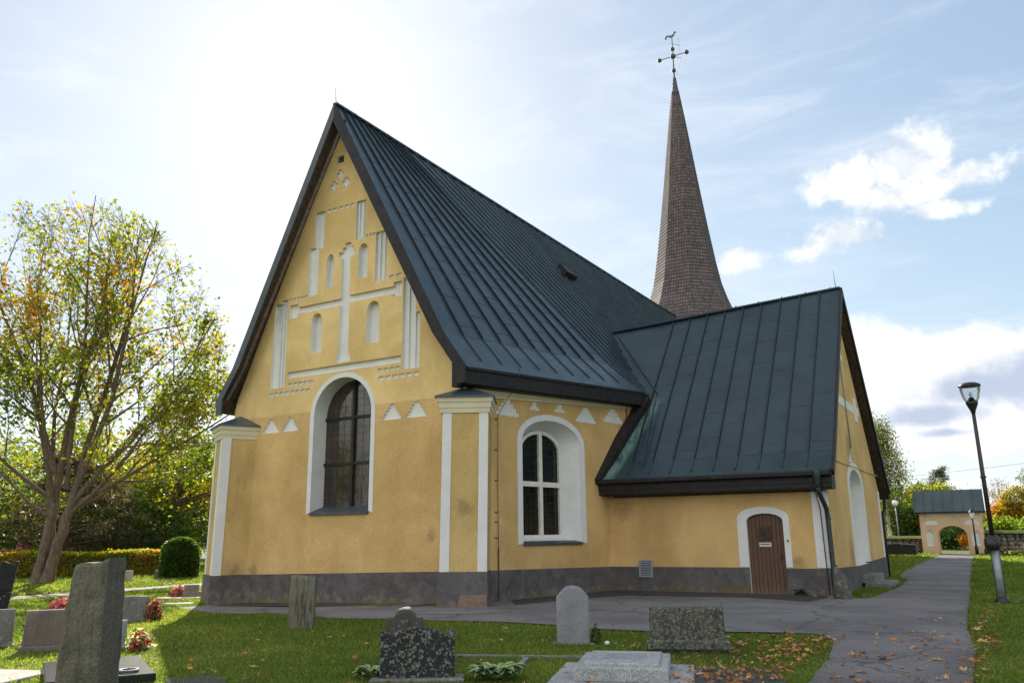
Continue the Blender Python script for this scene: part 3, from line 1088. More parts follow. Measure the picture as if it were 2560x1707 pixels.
for u0, u1, w0, w1, st in ((1.22, 2.12, 4.73, 5.17, 4), (4.66, 5.64, 4.86, 5.31, 5), (6.06, 7.05, 4.98, 5.41, 4)):
    q = MB()
    q.prism(FN, pyramid(u0, u1, w0, w1, st), -0.008, 0.003)
    build('stepped_triangle', q, M_wniche, ch)
for u0, u1, w0 in ((2.58, 3.0, 5.0), (3.68, 4.14, 5.05)):
    q = MB()
    q.prism(FN, [(u0, w0), (u1, w0), (u1, w0 + 0.06), (u1 - 0.08, w0 + 0.06), (u1 - 0.08, w0 + 0.11), (u1 - 0.14, w0 + 0.11), (u1 - 0.14, w0 + 0.22), (u0 + 0.14, w0 + 0.22), (u0 + 0.14, w0 + 0.11), (u0 + 0.08, w0 + 0.11), (u0 + 0.08, w0 + 0.06), (u0, w0 + 0.06)], -0.008, 0.003)
    build('stepped_mark', q, M_wniche, ch)


# cornice moulding below the eave
def ez(s):
    return 5.08 + 0.0566 * s


q = MB()
prof = [(0.0, 0.0), (0.05, 0.0), (0.05, 0.05), (0.09, 0.09), (0.10, 0.17), (0.20, 0.27), (0.20, 0.33), (0.0, 0.5)]
for k in range(len(prof) - 1):
    (a, za), (b, zb) = prof[k], prof[k + 1]
    q.face([FN(-0.1, ez(-0.1) + za, -a), FN(8.0, ez(8.0) + za, -a), FN(8.0, ez(8.0) + zb, -b), FN(-0.1, ez(-0.1) + zb, -b)])
build('cornice', q, M_cream, ch)

# ---- corner buttresses
def buttress(c, d, width, depth, zc, plz, lowz, sign):
    """c: front face start corner, d: direction along the front face (to the right seen from outside)"""
    c, d = Vector(c), Vector(d).normalized()
    n = Vector((d.y, -d.x))

    def F(s, w, dep):
        p = c + d * s - n * dep
        return (p.x, p.y, w)
    b = MB()
    b.hexa([F(0, lowz, 0), F(width, lowz, 0), F(width, lowz, depth), F(0, lowz, depth), F(0.06, zc + 0.05, 0.05), F(width + 0.07, zc + 0.05, 0.05), F(width + 0.07, zc + 0.05, depth), F(0.06, zc + 0.05, depth)])
    bo = build('buttress', b, M_yelb, ch)
    b = MB()
    w = width
    b.hexa([F(-0.05, lowz, -0.06), F(w + 0.05, lowz, -0.06), F(w + 0.05, lowz, depth), F(-0.05, lowz, depth), F(-0.02, plz, -0.03), F(w + 0.02, plz, -0.03), F(w + 0.02, plz, depth), F(-0.02, plz, depth)])
    build('buttress_plinth', b, M_plinth, bo)
    return bo, F


def tilted(F, s0, s1, z0, z1, zc, lowz, th=0.014):
    """white strip lying on the battered front face"""
    def ss(s, z):
        return s + 0.06 * (z - lowz) / (zc + 0.05 - lowz)
    def dd(z):
        return 0.05 * (z - lowz) / (zc + 0.05 - lowz)
    b = MB()
    b.hexa([F(ss(s0, z0), z0, dd(z0) - th), F(ss(s1, z0), z0, dd(z0) - th), F(ss(s1, z0), z0, dd(z0) + 0.01), F(ss(s0, z0), z0, dd(z0) + 0.01),
            F(ss(s0, z1), z1, dd(z1) - th), F(ss(s1, z1), z1, dd(z1) - th), F(ss(s1, z1), z1, dd(z1) + 0.01), F(ss(s0, z1), z1, dd(z1) + 0.01)])
    return b


def cap(F, bo, width, depth, zc, apex):
    b = MB()
    for k, (o, z0, z1) in enumerate(((0.035, 0.0, 0.12), (0.07, 0.12, 0.26), (0.115, 0.26, 0.37))):
        b.hexa([F(0.04 - o, zc + z0, 0.05 - o), F(width + 0.05 + o, zc + z0, 0.05 - o), F(width + 0.05 + o, zc + z0, depth), F(0.04 - o, zc + z0, depth),
                F(0.02 - o, zc + z1, 0.03 - o), F(width + 0.07 + o, zc + z1, 0.03 - o), F(width + 0.07 + o, zc + z1, depth), F(0.02 - o, zc + z1, depth)])
    build('buttress_cornice', b, M_cream, bo)
    b = MB()
    o, zz = 0.165, zc + 0.37
    ring = [F(0.03 - o, zz, 0.03 - o), F(width + 0.06 + o, zz, 0.03 - o), F(width + 0.06 + o, zz, depth), F(0.03 - o, zz, depth)]
    rt = [(p[0], p[1], p[2] + 0.035) for p in ring]
    b.hexa(ring + rt)
    rr = [(p[0], p[1], p[2] + 0.002) for p in rt]
    for i in range(4):
        b.face([rr[i], rr[(i + 1) % 4], apex])
    build('buttress_roof', b, M_roof, bo)


bo, F1 = buttress((-11.76, 16.15), (0.872, 0.489), 1.125, 1.5, 4.55, 0.79, -0.3, 1)
for s0, s1 in ((0.0, 0.225), (0.90, 1.125)):
    build('white_strip', tilted(F1, s0, s1, 0.77, 4.6, 4.55, -0.3), M_white, bo)
cap(F1, bo, 1.125, 1.2, 4.57, F1(0.62, 5.32, 0.62))
bm_ = MB()
bm_.v = []
fb_ = build('buttress_foundation', (lambda b: (b.hexa([F1(0.40, -0.3, -0.16), F1(1.16, -0.3, -0.16), F1(1.16, -0.3, 0.1), F1(0.40, -0.3, 0.1), F1(0.5, 0.26, -0.1), F1(1.14, 0.28, -0.1), F1(1.14, 0.28, 0.1), F1(0.5, 0.26, 0.1)]), b)[1])(MB()), M_boulp, bo)
bo, F2 = buttress((-20.62, 16.62), (0.872, -0.489), 1.125, 1.5, 4.45, 0.59, -0.5, -1)
for s0, s1 in ((0.0, 0.2), (0.86, 1.125)):
    build('white_strip', tilted(F2, s0, s1, 0.58, 4.5, 4.45, -0.5), M_white, bo)


def F2s(s, w, d):      # right-hand side face of the left buttress
    p = F2(1.125 + 0.005 + 0.07 * (w + 0.5) / 5.0, w, 0)
    q = F2(1.125 + 0.005 + 0.07 * (w + 0.5) / 5.0, w, 1.0)
    v = Vector(q) - Vector(p)
    nn = Vector(F2(2, w, 0)) - Vector(F2(1, w, 0))
    return tuple(Vector(p) + v * (s + 0.05 * (w + 0.5) / 5.0) - nn * d)


q = MB()
q.hexa([F2s(0, 0.58, -0.014), F2s(0.24, 0.58, -0.014), F2s(0.24, 0.58, 0.01), F2s(0, 0.58, 0.01), F2s(0, 4.48, -0.014), F2s(0.24, 4.48, -0.014), F2s(0.24, 4.48, 0.01), F2s(0, 4.48, 0.01)])
build('white_strip', q, M_white, bo)
cap(F2, bo, 1.125, 1.2, 4.46, F2(0.62, 5.22, 0.62))


# ---- roofs
def lerp(a, b, t):
    return a + (b - a) * t


def prof_at(p0, p1, t):
    return [lerp(Vector(a), Vector(b), t) for a, b in zip(p0, p1)]


def roof(mb, p0, p1, panels, thick=0.42, nu=12, seam=True, joint=0.9, rib=(0.035, 0.055), sm_=3, base_u=None, jh=0.008, first=0, last=None):
    """ruled roof between two end profiles [eave, knee, ridge]"""
    us = [k / nu for k in range(nu + 1)]
    rows = []
    for u in us:
        e, k, p = prof_at(p0, p1, u)
        mid = [lerp(k, p, t) for t in (0.0, 0.25, 0.5, 0.75, 1.0)]
        rows.append([e] + mid)
    nv = len(rows[0])
    top = [[mb.vert(p) for p in r] for r in rows]
    bot = [[mb.vert(p - Vector((0, 0, thick))) for p in r] for r in rows]
    for i in range(nu):
        for j in range(nv - 1):
            mb.facei((top[i][j], top[i + 1][j], top[i + 1][j + 1], top[i][j + 1]), 0)
            mb.facei((bot[i][j], bot[i][j + 1], bot[i + 1][j + 1], bot[i + 1][j]), 1)
        mb.facei((top[i][0], bot[i][0], bot[i + 1][0], top[i + 1][0]), 2)
    for e in (0, nu):
        for j in range(nv - 1):
            mb.facei((top[e][j], top[e][j + 1], bot[e][j + 1], bot[e][j]), 2)
    if not seam:
        return
    last = panels if last is None else last
    for s in range(first, last + 1):
        u = s / panels
        e, k, p = prof_at(p0, p1, u)
        du = prof_at(p0, p1, min(u + 0.01, 1))[0] - prof_at(p0, p1, max(u - 0.01, 0))[0]
        nrm = du.cross(p - e)
        if nrm.z < 0:
            nrm = -nrm
        if s not in ():
            mb.beam(lerp(e, k, 0.25), k, nrm, rib[0], rib[1] * 0.6, 0)
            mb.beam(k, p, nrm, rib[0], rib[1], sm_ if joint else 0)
        if s < panels and joint:
            e2, k2, p2 = prof_at(p0, p1, (s + 1) / panels)
            L = (p - k).length
            off = (0.35 if s % 2 else 0.8) * joint
            mb.beam(lerp(k, e, 0.02), lerp(k2, e2, 0.02), nrm, 0.025, jh, 0)
            while off < L - 0.2:
                t = off / L
                mb.beam(lerp(k, p, t), lerp(k2, p2, t), nrm, 0.022, jh, 0)
                off += joint * (0.93 + 0.14 * rnd.random())


RX, RZ = -16.02, 14.38
E0, K0, P0 = V(-11.2, 16.45, 5.72), V(-11.93, 16.45, 6.72), V(RX, 16.45, RZ)
E1, P1 = V(-9.69, 24.22, 6.02), V(RX, 19.7, RZ)
K1 = lerp(E1, P1, 0.12) + V(-0.15, 0, -0.02)
E2, P2 = V(-9.69, 62.0, 6.02), V(RX, 62.0, RZ)
K2 = lerp(E2, P2, 0.12) + V(-0.15, 0, -0.02)
q = MB()
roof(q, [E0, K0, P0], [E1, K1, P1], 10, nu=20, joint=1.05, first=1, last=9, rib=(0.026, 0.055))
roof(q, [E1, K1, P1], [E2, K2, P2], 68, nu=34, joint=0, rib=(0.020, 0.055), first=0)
# left slope
LE0, LK0 = V(-20.36, 16.45, 5.74), V(-19.72, 16.45, 6.62)
LE1 = V(2 * RX + 9.69, 24.22, 6.02)
LK1 = V(2 * RX - K1.x, K1.y, K1.z)
LE2, LK2 = V(LE1.x, 62, 6.02), V(LK1.x, 62, LK1.z)
roof(q, [LE0, LK0, P0], [LE1, LK1, P1], 10, nu=20, joint=1.05)
roof(q, [LE1, LK1, P1], [LE2, LK2, P2], 30, nu=10, joint=0)
q.beam(P0 - V(0, 0.02, 0.0), P2, (0, 0, 1), 0.16, 0.06, 0)
# safety hooks along the ridge
for k in range(15):
    y = 17.3 + 1.6 * k
    q.box(RX + 0.02, RX + 0.05, y, y + 0.03, RZ + 0.05, RZ + 0.10, 2)
ro = build('nave_roof', q, [M_roof, M_wood, M_trim, M_seam_shade], ch)


def verge(pts_out, off, d0, d1, m):
    """bargeboard strip following the roof line at the gable end"""
    b = MB()
    for a, c in zip(pts_out[:-1], pts_out[1:]):
        pa, pc = (a[0] + off, a[1] - 0.02), (c[0] + off, c[1] - 0.02)
        if a is apx:
            pa = (a[0], a[1] - abs(off) * 2.05)
        poly = [a, c, pc, pa]
        ar = sum(poly[i][0] * poly[(i + 1) % 4][1] - poly[(i + 1) % 4][0] * poly[i][1] for i in range(4))
        b.prism(FG, poly if ar > 0 else poly[::-1], d0, d1)
    return build('bargeboard', b, m, ro)


apx = (RX, RZ + 0.05)
verge([apx, (-19.74, 6.64), (-20.38, 5.72), (-20.38, 5.25)], 0.25, -0.50, -0.44, M_verge)
verge([apx, (-11.91, 6.74), (-11.18, 5.74), (-11.19, 5.32)], -0.31, -0.503, -0.443, M_trim)
q = MB()          # brown soffit boards, left side
for off in (0.30,):
    pts = [(RX + off, RZ - 0.56), (-19.74 + off, 6.6), (-20.38 + off, 5.7)]
    for a, c in zip(pts[:-1], pts[1:]):
        q.prism(FG, [c, (c[0] + 0.12, c[1] - 0.03), (a[0] + 0.12, a[1] - 0.03), a], -0.40, -0.36)
build('soffit_board', q, M_wood, ro)

# fascia / box eave over the side wall
q = MB()
ea, eb = V(-11.2, 16.44, 5.70), V(-9.69, 24.4, 6.02)
dn = V(0, 0, -1)
inn = V(-NN.x, -NN.y, 0)
for (i0, z0), (i1, z1) in (((-0.05, 0.02), (-0.05, -0.05)), ((-0.05, -0.05), (0.05, -0.09)), ((0.05, -0.09), (0.03, -0.30)), ((0.03, -0.30), (0.13, -0.42)), ((0.13, -0.42), (0.5, -0.44))):
    q.face([ea + inn * i0 + V(0, 0, z0), eb + inn * i0 + V(0, 0, z0), eb + inn * i1 + V(0, 0, z1), ea + inn * i1 + V(0, 0, z1)])
q.face([ea + inn * i0 + V(0, 0, z0) for i0, z0 in ((-0.05, 0.02), (-0.05, -0.05), (0.05, -0.09), (0.03, -0.30), (0.13, -0.42), (0.5, -0.44), (0.5, 0.3))])
q.face([eb + inn * i0 + V(0, 0, z0) for i0, z0 in ((-0.05, 0.02), (-0.05, -0.05), (0.05, -0.09), (0.03, -0.30), (0.13, -0.42), (0.5, -0.44), (0.5, 0.3))])
build('eave_fascia', q, M_trim, ro)

# nave walls beyond, hidden for the most part
q = MB()
q.face([(-10.1, 24, -0.4), (-10.1, 61.6, -0.4), (-10.1, 61.6, 5.9), (-10.1, 24, 5.9)])
q.face([(-22.0, 24, -0.6), (-22.0, 61.6, -0.6), (-22.0, 61.6, 5.9), (-22.0, 24, 5.9)])
q.face([(-20.1, 16.9, -0.6), (-22.0, 24, -0.6), (-22.0, 24, 5.9), (-20.1, 16.9, 5.5)])
q.face([(-22.0, 61.6, -0.6), (-10.1, 61.6, -0.4), (-10.1, 61.6, 5.6), (RX, 61.6, 14.0), (-22.0, 61.6, 5.6)])
build('nave_wall', q, M_yel, ch)

# roof hatch
q = MB()
hn = (P2 - P1).cross(E1 - P1).normalized()
if hn.z < 0:
    hn = -hn
sl = (E2 - P2).normalized()
hc = V(-14.1, 27.6, 11.82)
q.beam(hc - sl * 0.10, hc + sl * 0.42, hn, 0.9, 0.2)
build('roof_hatch', q, M_trim, ro)

# ---- lightning rods and conductor
for nm, base, top in (('lightning_rod', (RX - 0.1, 16.6, 14.35), (RX - 0.16, 16.6, 15.05)), ('lightning_rod', (-3.98, 27.3, 9.25), (-4.02, 27.3, 9.95))):
    q = MB()
    q.tube([base, top], [0.014, 0.007], 5)
    build(nm, q, M_rod, ch)
q = MB()
pts = [FN(1.53, 6.0, -0.62), FN(1.54, 5.75, -0.55), FN(1.56, 5.45, -0.4), FN(1.5, 5.1, -0.12), FN(1.26, 4.7, -0.04), FN(1.24, 3.0, -0.04), FN(1.25, 1.27, -0.04), FN(1.25, 0.0, -0.05)]
q.tube(pts, 0.008, 5)
for z in (4.6, 3.8, 3.0, 2.2, 1.95, 1.55):
    q.tube([FN(1.15, z, 0.0), FN(1.25, z, -0.045)], 0.012, 5)
q.tube([FN(1.25, 1.3, -0.04), FN(1.25, -0.1, -0.04)], 0.016, 6)
build('lightning_conductor', q, M_wood, ch)

# ---- sacristy
D1 = (-6.30, -5.32, -0.3, 1.92, 2.12)
q = MB()
q.panel(FS, [(-10.7, -0.4), (-4.1, -0.4), (-4.1, 3.1), (-10.7, 3.1)], [(arch(*D1, n=10), 0.14, None)], 0, 1, None)
build('sacristy_wall', q, [M_yel, M_white], ch)
sg_out = [(23.0, -0.4), (32.9, -0.4), (32.9, 3.05), (27.3, 8.95), (23.0, 3.4)]
NI = (26.62, 28.95, 0.62, 2.95, 3.5)
q = MB()
q.panel(FE, sg_out, [(arch(*NI), 0.35, None), ([(27.05, 3.72), (28.0, 3.72), (27.6, 4.15), (27.45, 4.15)], 0.06, None)], 0, 1, None)
build('sacristy_gable_wall', q, [M_yel, M_white], ch)
q = MB()
q.tess(FE, [arch(*NI)], 0.345)
build('blind_niche', q, M_white, ch)
q = MB()
q.prism(FE, surround((NI[0] - 0.3, NI[1] + 0.3, 0.62, 2.95, 3.72), NI), -0.015, 0.002)
build('niche_surround', q, M_white, ch)
q = MB()
q.tess(FE, [[(27.05, 3.72), (28.0, 3.72), (27.6, 4.15), (27.45, 4.15)]], 0.055)
build('blind_niche', q, M_white, ch)
for poly in (rect(25.0, 29.1, 5.42, 5.68), [(29.12, 5.2), (29.7, 5.2), (29.7, 5.45), (30.1, 5.45), (30.1, 5.72), (29.7, 5.72), (29.7, 6.0), (29.12, 6.0)], [(26.4, 6.75), (27.2, 6.75), (27.2, 6.98), (27.75, 6.98), (27.75, 7.2), (27.2, 7.2), (27.2, 7.4), (26.4, 7.4)]):
    q = MB()
    q.prism(FE, poly, -0.012, 0.002)
    build('relief_band', q, M_wniche, ch)
q = MB()
q.prism(FE, rect(23.02, 32.88, 3.56, 3.6), -0.03, 0.002)
build('string_ledge', q, M_yelb, ch)
q = MB()
q.tube([(SX + 0.03, 27.1, 7.2), (SX + 0.03, 27.3, 5.6), (SX + 0.03, 27.52, 4.15)], 0.02, 5)
build('lightning_conductor', q, M_ventm, ch)
q = MB()
for a, b in ((-10.6, D1[0] - 0.005), (D1[1] + 0.005, -4.06)):
    q.prism(FS, [(a, -0.45), (b, -0.45), (b, 0.69), (a, 0.67)], -0.03, 0.1)
q.prism(FE, [(22.97, -0.45), (NI[0], -0.45), (NI[0], 0.62), (22.97, 0.69)], -0.035, 0.1)
q.prism(FE, [(NI[0], -0.45), (NI[1], -0.45), (NI[1], 0.61), (NI[0], 0.61)], -0.03, 0.1)
q.prism(FE, [(NI[1], -0.45), (32.95, -0.45), (32.95, 0.70), (NI[1], 0.66)], -0.04, 0.1)
build('plinth', q, M_plinth, ch)
q = MB()
q.prism(FS, rect(-4.53, -4.1, 0.7, 2.95), -0.016, 0.002)
build('white_quoin', q, M_white, ch)
q = MB()
q.prism(FE, rect(32.55, 32.92, 0.7, 3.0), -0.016, 0.002)
build('white_quoin', q, M_white, ch)
# door
q = MB()
q.prism(FS, surround((-6.56, -5.15, 0.70, 2.0, 2.30), (-6.30, -5.32, 0.70, 1.92, 2.12), 10), -0.02, 0.002)
build('door_surround', q, M_white, ch)
dr = MB()
for k in range(9):
    u0, u1 = D1[0] + 0.98 * k / 9, D1[0] + 0.98 * (k + 1) / 9
    def tz(u):
        return 1.92 + 0.19 * math.sqrt(max(0, 1 - ((u + 5.81) / 0.492) ** 2))
    dr.prism(FS, [(u0 + 0.005, -0.03), (u1 - 0.005, -0.03), (u1 - 0.005, tz(u1 - 0.005)), (u0 + 0.005, tz(u0 + 0.005))], 0.08, 0.125)
dr.tess(FS, [arch(*D1, n=10)], 0.132, 1)
dor = build('door', dr, [M_planks, M_dark], ch)
q = MB()
q.prism(FS, rect(-6.02, -5.67, 1.40, 1.77), 0.060, 0.082)
for k in range(11):
    w = 1.42 + 0.031 * k
    q.prism(FS, rect(-5.995, -5.695, w, w + 0.014), 0.045, 0.062)
build('vent_grille', q, M_wood, dor)
q = MB()
q.prism(FS, rect(-6.01, -5.69, 1.235, 1.345), 0.066, 0.0805)
sgn = build('door_sign', q, M_sign, dor)
q = MB()
xx = -5.98
while xx < -5.73:
    w_ = 0.008 + 0.012 * rnd.random()
    q.prism(FS, rect(xx, xx + w_, 1.285, 1.315), 0.062, 0.0665)
    xx += w_ + 0.006
build('sign_lettering', q, M_black, sgn)
q = MB()
q.tube([FS(-5.46, 0.98, 0.08), FS(-5.46, 0.98, 0.03), FS(-5.40, 0.98, 0.03)], 0.012, 6)
q.prism(FS, rect(-5.485, -5.435, 0.88, 1.05), 0.07, 0.082)
build('door_handle', q, M_iron, dor)
q = MB()
q.prism(FS, rect(-5.235, -5.205, 1.36, 1.42), -0.05, -0.015)
build('bell_push', q, M_iron, ch)
# wall vent
q = MB()
q.prism(FS, rect(-9.49, -9.12, 0.41, 0.85), -0.034, -0.005)
vt = build('wall_vent', q, M_dark, ch)
q = MB()
for r_ in (rect(-9.51, -9.47, 0.39, 0.87), rect(-9.14, -9.10, 0.39, 0.87), rect(-9.47, -9.14, 0.39, 0.43), rect(-9.47, -9.14, 0.83, 0.87)):
    q.prism(FS, r_, -0.06, -0.03)
build('vent_frame', q, M_ventm, vt)
q = MB()
for k in range(8):
    w = 0.445 + 0.048 * k
    q.hexa([FS(-9.47, w, -0.055), FS(-9.14, w, -0.055), FS(-9.14, w + 0.02, -0.036), FS(-9.47, w + 0.02, -0.036), FS(-9.47, w + 0.008, -0.055), FS(-9.14, w + 0.008, -0.055), FS(-9.14, w + 0.028, -0.036), FS(-9.47, w + 0.028, -0.036)])
build('vent_slat', q, M_ventm, vt)

# sacristy roof
SE0, SE1 = V(-10.75, 22.45, 3.17), V(-3.86, 22.45, 3.16)
SR0, SR1 = V(-13.6, 27.35, 8.86), V(-3.86, 27.3, 9.32)
SK0 = lerp(SE0, SR0, 0.1) + V(0, 0.06, -0.03)
SK1 = lerp(SE1, SR1, 0.1) + V(0, 0.06, -0.03)
q = MB()
roof(q, [SE0, SK0, SR0], [V(-10.2, 22.45, 3.17), lerp(V(-10.2, 22.45, 3.17), V(-10.2, 27.35, 8.95), 0.1) + V(0, 0.06, -0.03), V(-10.2, 27.35, 8.95)], 1, seam=False, nu=2, thick=0.3)
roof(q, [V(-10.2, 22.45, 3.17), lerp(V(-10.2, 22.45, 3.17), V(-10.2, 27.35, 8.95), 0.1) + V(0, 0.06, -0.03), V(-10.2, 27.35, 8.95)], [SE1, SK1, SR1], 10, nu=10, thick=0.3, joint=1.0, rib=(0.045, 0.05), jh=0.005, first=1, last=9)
BE0, BE1 = V(-13.6, 33.95, 3.05), V(-3.86, 33.95, 3.05)
BK0, BK1 = lerp(BE0, SR0, 0.1) + V(0, -0.06, -0.03), lerp(BE1, SR1, 0.1) + V(0, -0.06, -0.03)
roof(q, [BE0, BK0, SR0], [BE1, BK1, SR1], 12, nu=4, thick=0.3, joint=0)
q.beam(V(-12.6, 27.35, 8.9), SR1, (0, 0, 1), 0.14, 0.05, 0)
for k in range(10):
    x = -11.2 + 0.78 * k
    zr = 8.9 + 0.048 * (x + 12.6)
    q.box(x, x + 0.03, 27.29, 27.32, zr, zr + 0.10, 2)
# rib with hooks near the verge
sro = build('sacristy_roof', q, [M_roofs, M_wood, M_trim, M_seam_shade], ch)
# verge flashing of the sacristy roof
q = MB()
def SPt(x, t):      # point of the east slope
    a = lerp(V(x, 22.45, 3.165), V(x, 27.33, 8.9 + 0.06 * (x + 11)), t)
    return a
for a, b in ((SE1, SK1), (SK1, SR1), (BE1, BK1), (BK1, SR1)):
    nrm = (b - a).cross(V(1, 0, 0))
    if nrm.z < 0:
        nrm = -nrm
    q.beam(a + V(0.03, 0, 0), b + V(0.03, 0, 0), nrm, 0.06, 0.035, 0, lo=-0.16)
build('bargeboard', q, M_trim, sro)
# valley sheets and the dark flashing along the side wall
q = MB()
a, b = V(-10.56, 22.36, 3.13), V(-9.70, 24.62, 5.86)
nrm = V(0, -6.15, 4.9).normalized()
q.beam(a, b, nrm, 0.34, 0.10, 0, lo=-0.45)
build('verge_flashing', q, M_trim, sro)
q = MB()
q.beam(V(-9.30, 24.62, 5.98), V(-11.62, 26.9, 8.72), V(0.5, -0.9, 0.8), 0.03, 0.06, 0, lo=0.0)
q.beam(V(-9.32, 24.60, 5.96), V(-9.16, 22.75, 3.58), nrm, 0.03, 0.06, 0, lo=0.0)
build('valley_seam', q, M_roofs, sro)
# gutter and fascia
q = MB()
prof = [(-0.06, 0.02), (-0.13, -0.02), (-0.13, -0.10), (-0.02, -0.14), (0.02, -0.20), (0.02, -0.42), (0.16, -0.46), (0.56, -0.46)]
for (y0, z0), (y1, z1) in zip(prof[:-1], prof[1:]):
    q.face([(-10.60, 22.45 + y0, 3.17 + z0), (-3.88, 22.45 + y0, 3.16 + z0), (-3.88, 22.45 + y1, 3.16 + z1), (-10.60, 22.45 + y1, 3.17 + z1)])
for x in (-10.60, -3.88):
    q.face([(x, 22.45 + y0, 3.165 + z0) for y0, z0 in prof] + [(x, 23.0, 3.4)])
build('gutter', q, M_trim, sro)
q = MB()
q.prism(FS, rect(-10.2, -4.2, 2.66, 2.78), -0.10, 0.0)
build('eave_board', q, M_wood, sro)
# downpipe
q = MB()
q.lathe([(0.10, 0.16), (0.11, 0.10), (0.10, -0.06), (0.062, -0.22), (0.06, -0.3)], 12, (-4.215, 22.36, 3.03))
q.tube([(-4.215, 22.36, 2.78), (-4.21, 22.42, 2.62), (-4.17, 22.72, 2.36), (-4.14, 22.86, 2.2), (-4.13, 22.88, 1.9), (-4.115, 22.88, 0.3), (-4.10, 22.84, 0.12), (-4.08, 22.72, 0.05)], 0.062, 10)
for z in (1.95, 1.1, 0.55):
    q.lathe([(0.072, -0.02), (0.072, 0.02)], 10, (-4.125, 22.88, z))
build('downpipe', q, simple('green_black_downpipe', (0.014, 0.026, 0.025), 0.4, var=0.3), ch)
q = MB()
q.tube([(-4.41, 22.95, 2.72), (-4.32, 22.96, 2.2), (-4.28, 22.96, 0.0)], 0.012, 5)
build('lightning_conductor', q, M_wood, ch)
# rear gutter stub
q = MB()
q.tube([(-4.0, 33.5, 2.75), (-4.0, 33.4, 2.4), (-4.05, 33.0, 2.2), (-4.05, 33.0, 0.0)], 0.05, 8)
build('downpipe', q, M_trim, ch)

# ---- tower and spire
TX, TY = -16.08, 49.0
spz = [(9.8, 3.5), (13.2, 3.75), (13.9, 3.42), (14.6, 3.10), (15.4, 2.75), (16.2, 2.45), (17.2, 2.15), (18.6, 1.90), (21.0, 1.55), (24.0, 1.15), (27.0, 0.77), (29.0, 0.52), (31.0, 0.24)]
q = MB()
L = 0.0
for k in range(len(spz) - 1):
    (z0, r0), (z1, r1) = spz[k], spz[k + 1]
    dl = math.hypot(z1 - z0, r1 - r0)
    for i in range(8):
        a0_, a1_ = R(22.5 + 45 * i), R(22.5 + 45 * (i + 1))
        w0, w1 = r0 * 0.765, r1 * 0.765
        P = [(TX + r0 * math.cos(a0_), TY + r0 * math.sin(a0_), z0), (TX + r0 * math.cos(a1_), TY + r0 * math.sin(a1_), z0),
             (TX + r1 * math.cos(a1_), TY + r1 * math.sin(a1_), z1), (TX + r1 * math.cos(a0_), TY + r1 * math.sin(a0_), z1)]
        c_ = i * 7.0 + 3
        q.face(P, 0, [(c_ - w0 / 2, L), (c_ + w0 / 2, L), (c_ + w1 / 2, L + dl), (c_ - w1 / 2, L + dl)])
    L += dl
# butt ends of the shingle courses stand proud
sp = build('spire', q, M_shingle, ch)
q = MB()
for k in range(74):
    z = 13.4 + 17.4 * k / 74
    r = float(np.interp(z, [a for a, b in spz], [b for a, b in spz]))
    ri = [(TX + (r + 0.022) * math.cos(R(22.5 + 45 * i)), TY + (r + 0.022) * math.sin(R(22.5 + 45 * i)), z) for i in range(8)]
    r2 = float(np.interp(z + 0.2, [a for a, b in spz], [b for a, b in spz]))
    rt = [(TX + (r2 + 0.004) * math.cos(R(22.5 + 45 * i)), TY + (r2 + 0.004) * math.sin(R(22.5 + 45 * i)), z + 0.2) for i in range(8)]
    for i in range(8):
        j = (i + 1) % 8
        w = r * 0.765
        c_ = i * 7.0 + 3 + (0.085 if k % 2 else 0)
        q.face([ri[i], ri[j], rt[j], rt[i]], 0, [(c_ - w / 2, 0.24 * k), (c_ + w / 2, 0.24 * k), (c_ + w / 2, 0.24 * k + 0.23), (c_ - w / 2, 0.24 * k + 0.23)])
build('shingle_course', q, M_shingle, sp)
q = MB()
q.lathe([(0.30, 30.7), (0.26, 31.0), (0.23, 31.05), (0.12, 32.0), (0.06, 32.1)], 8, (TX, TY, 0))
build('spire_cap', q, simple('lead_spire_cap', (0.05, 0.06, 0.065), 0.5), sp)
wv = MB()
wv.tube([(TX, TY, 32.0), (TX, TY, 35.3)], [0.05, 0.03], 6)
wv.tube([(TX - 0.98, TY, 33.72), (TX + 0.98, TY, 33.72)], 0.028, 6)
wv.tube([(TX, TY, 34.7), (TX + 0.5, TY + 0.1, 34.45)], 0.015, 5)
wv.tube([(TX, TY, 33.72), (TX + 0.55, TY + 0.1, 33.45)], 0.015, 5)
wv.tube([(TX + 0.42, TY + 0.1, 35.1), (TX + 0.46, TY + 0.1, 33.5), (TX + 0.42, TY, 32.9), (TX + 0.2, TY, 32.2)], 0.011, 5)
fin = build('spire_cross', wv, M_rod, ch)
for c, r in (((TX, TY, 33.72), 0.19), ((TX - 0.98, TY, 33.72), 0.15), ((TX + 0.98, TY, 33.72), 0.155), ((TX, TY, 34.28), 0.15), ((TX, TY, 32.62), 0.15)):
    q = MB()
    q.ball(c, r, 8)
    build('gilt_ball', q, M_gilt, fin)


def FR(u, w, d):
    return (TX + u, TY + d, 35.28 + w)


rooster = [(-0.50, -0.10), (-0.40, -0.12), (-0.36, 0.02), (-0.24, 0.06), (-0.2, -0.04), (-0.05, -0.10), (0.10, -0.06), (0.18, 0.02), (0.22, 0.16), (0.36, 0.22), (0.28, 0.26), (0.26, 0.32), (0.19, 0.30), (0.14, 0.22), (0.10, 0.12), (-0.05, 0.08), (-0.2, 0.12), (-0.3, 0.16), (-0.42, 0.14), (-0.48, 0.04)]
q = MB()
q.prism(FR, rooster, -0.02, 0.02)
build('weathercock', q, M_rod, fin)
M_rust = simple('rust_red', (0.30, 0.05, 0.045), 0.7)
for k in range(8):
    q = MB()
    q.box(-14.75 + 0.28 * k, -14.6 + 0.28 * k, 46.15, 46.25, 14.25 - 0.17 * k, 14.4 - 0.17 * k)
    build('flashing_clip', q, M_rust, sp)

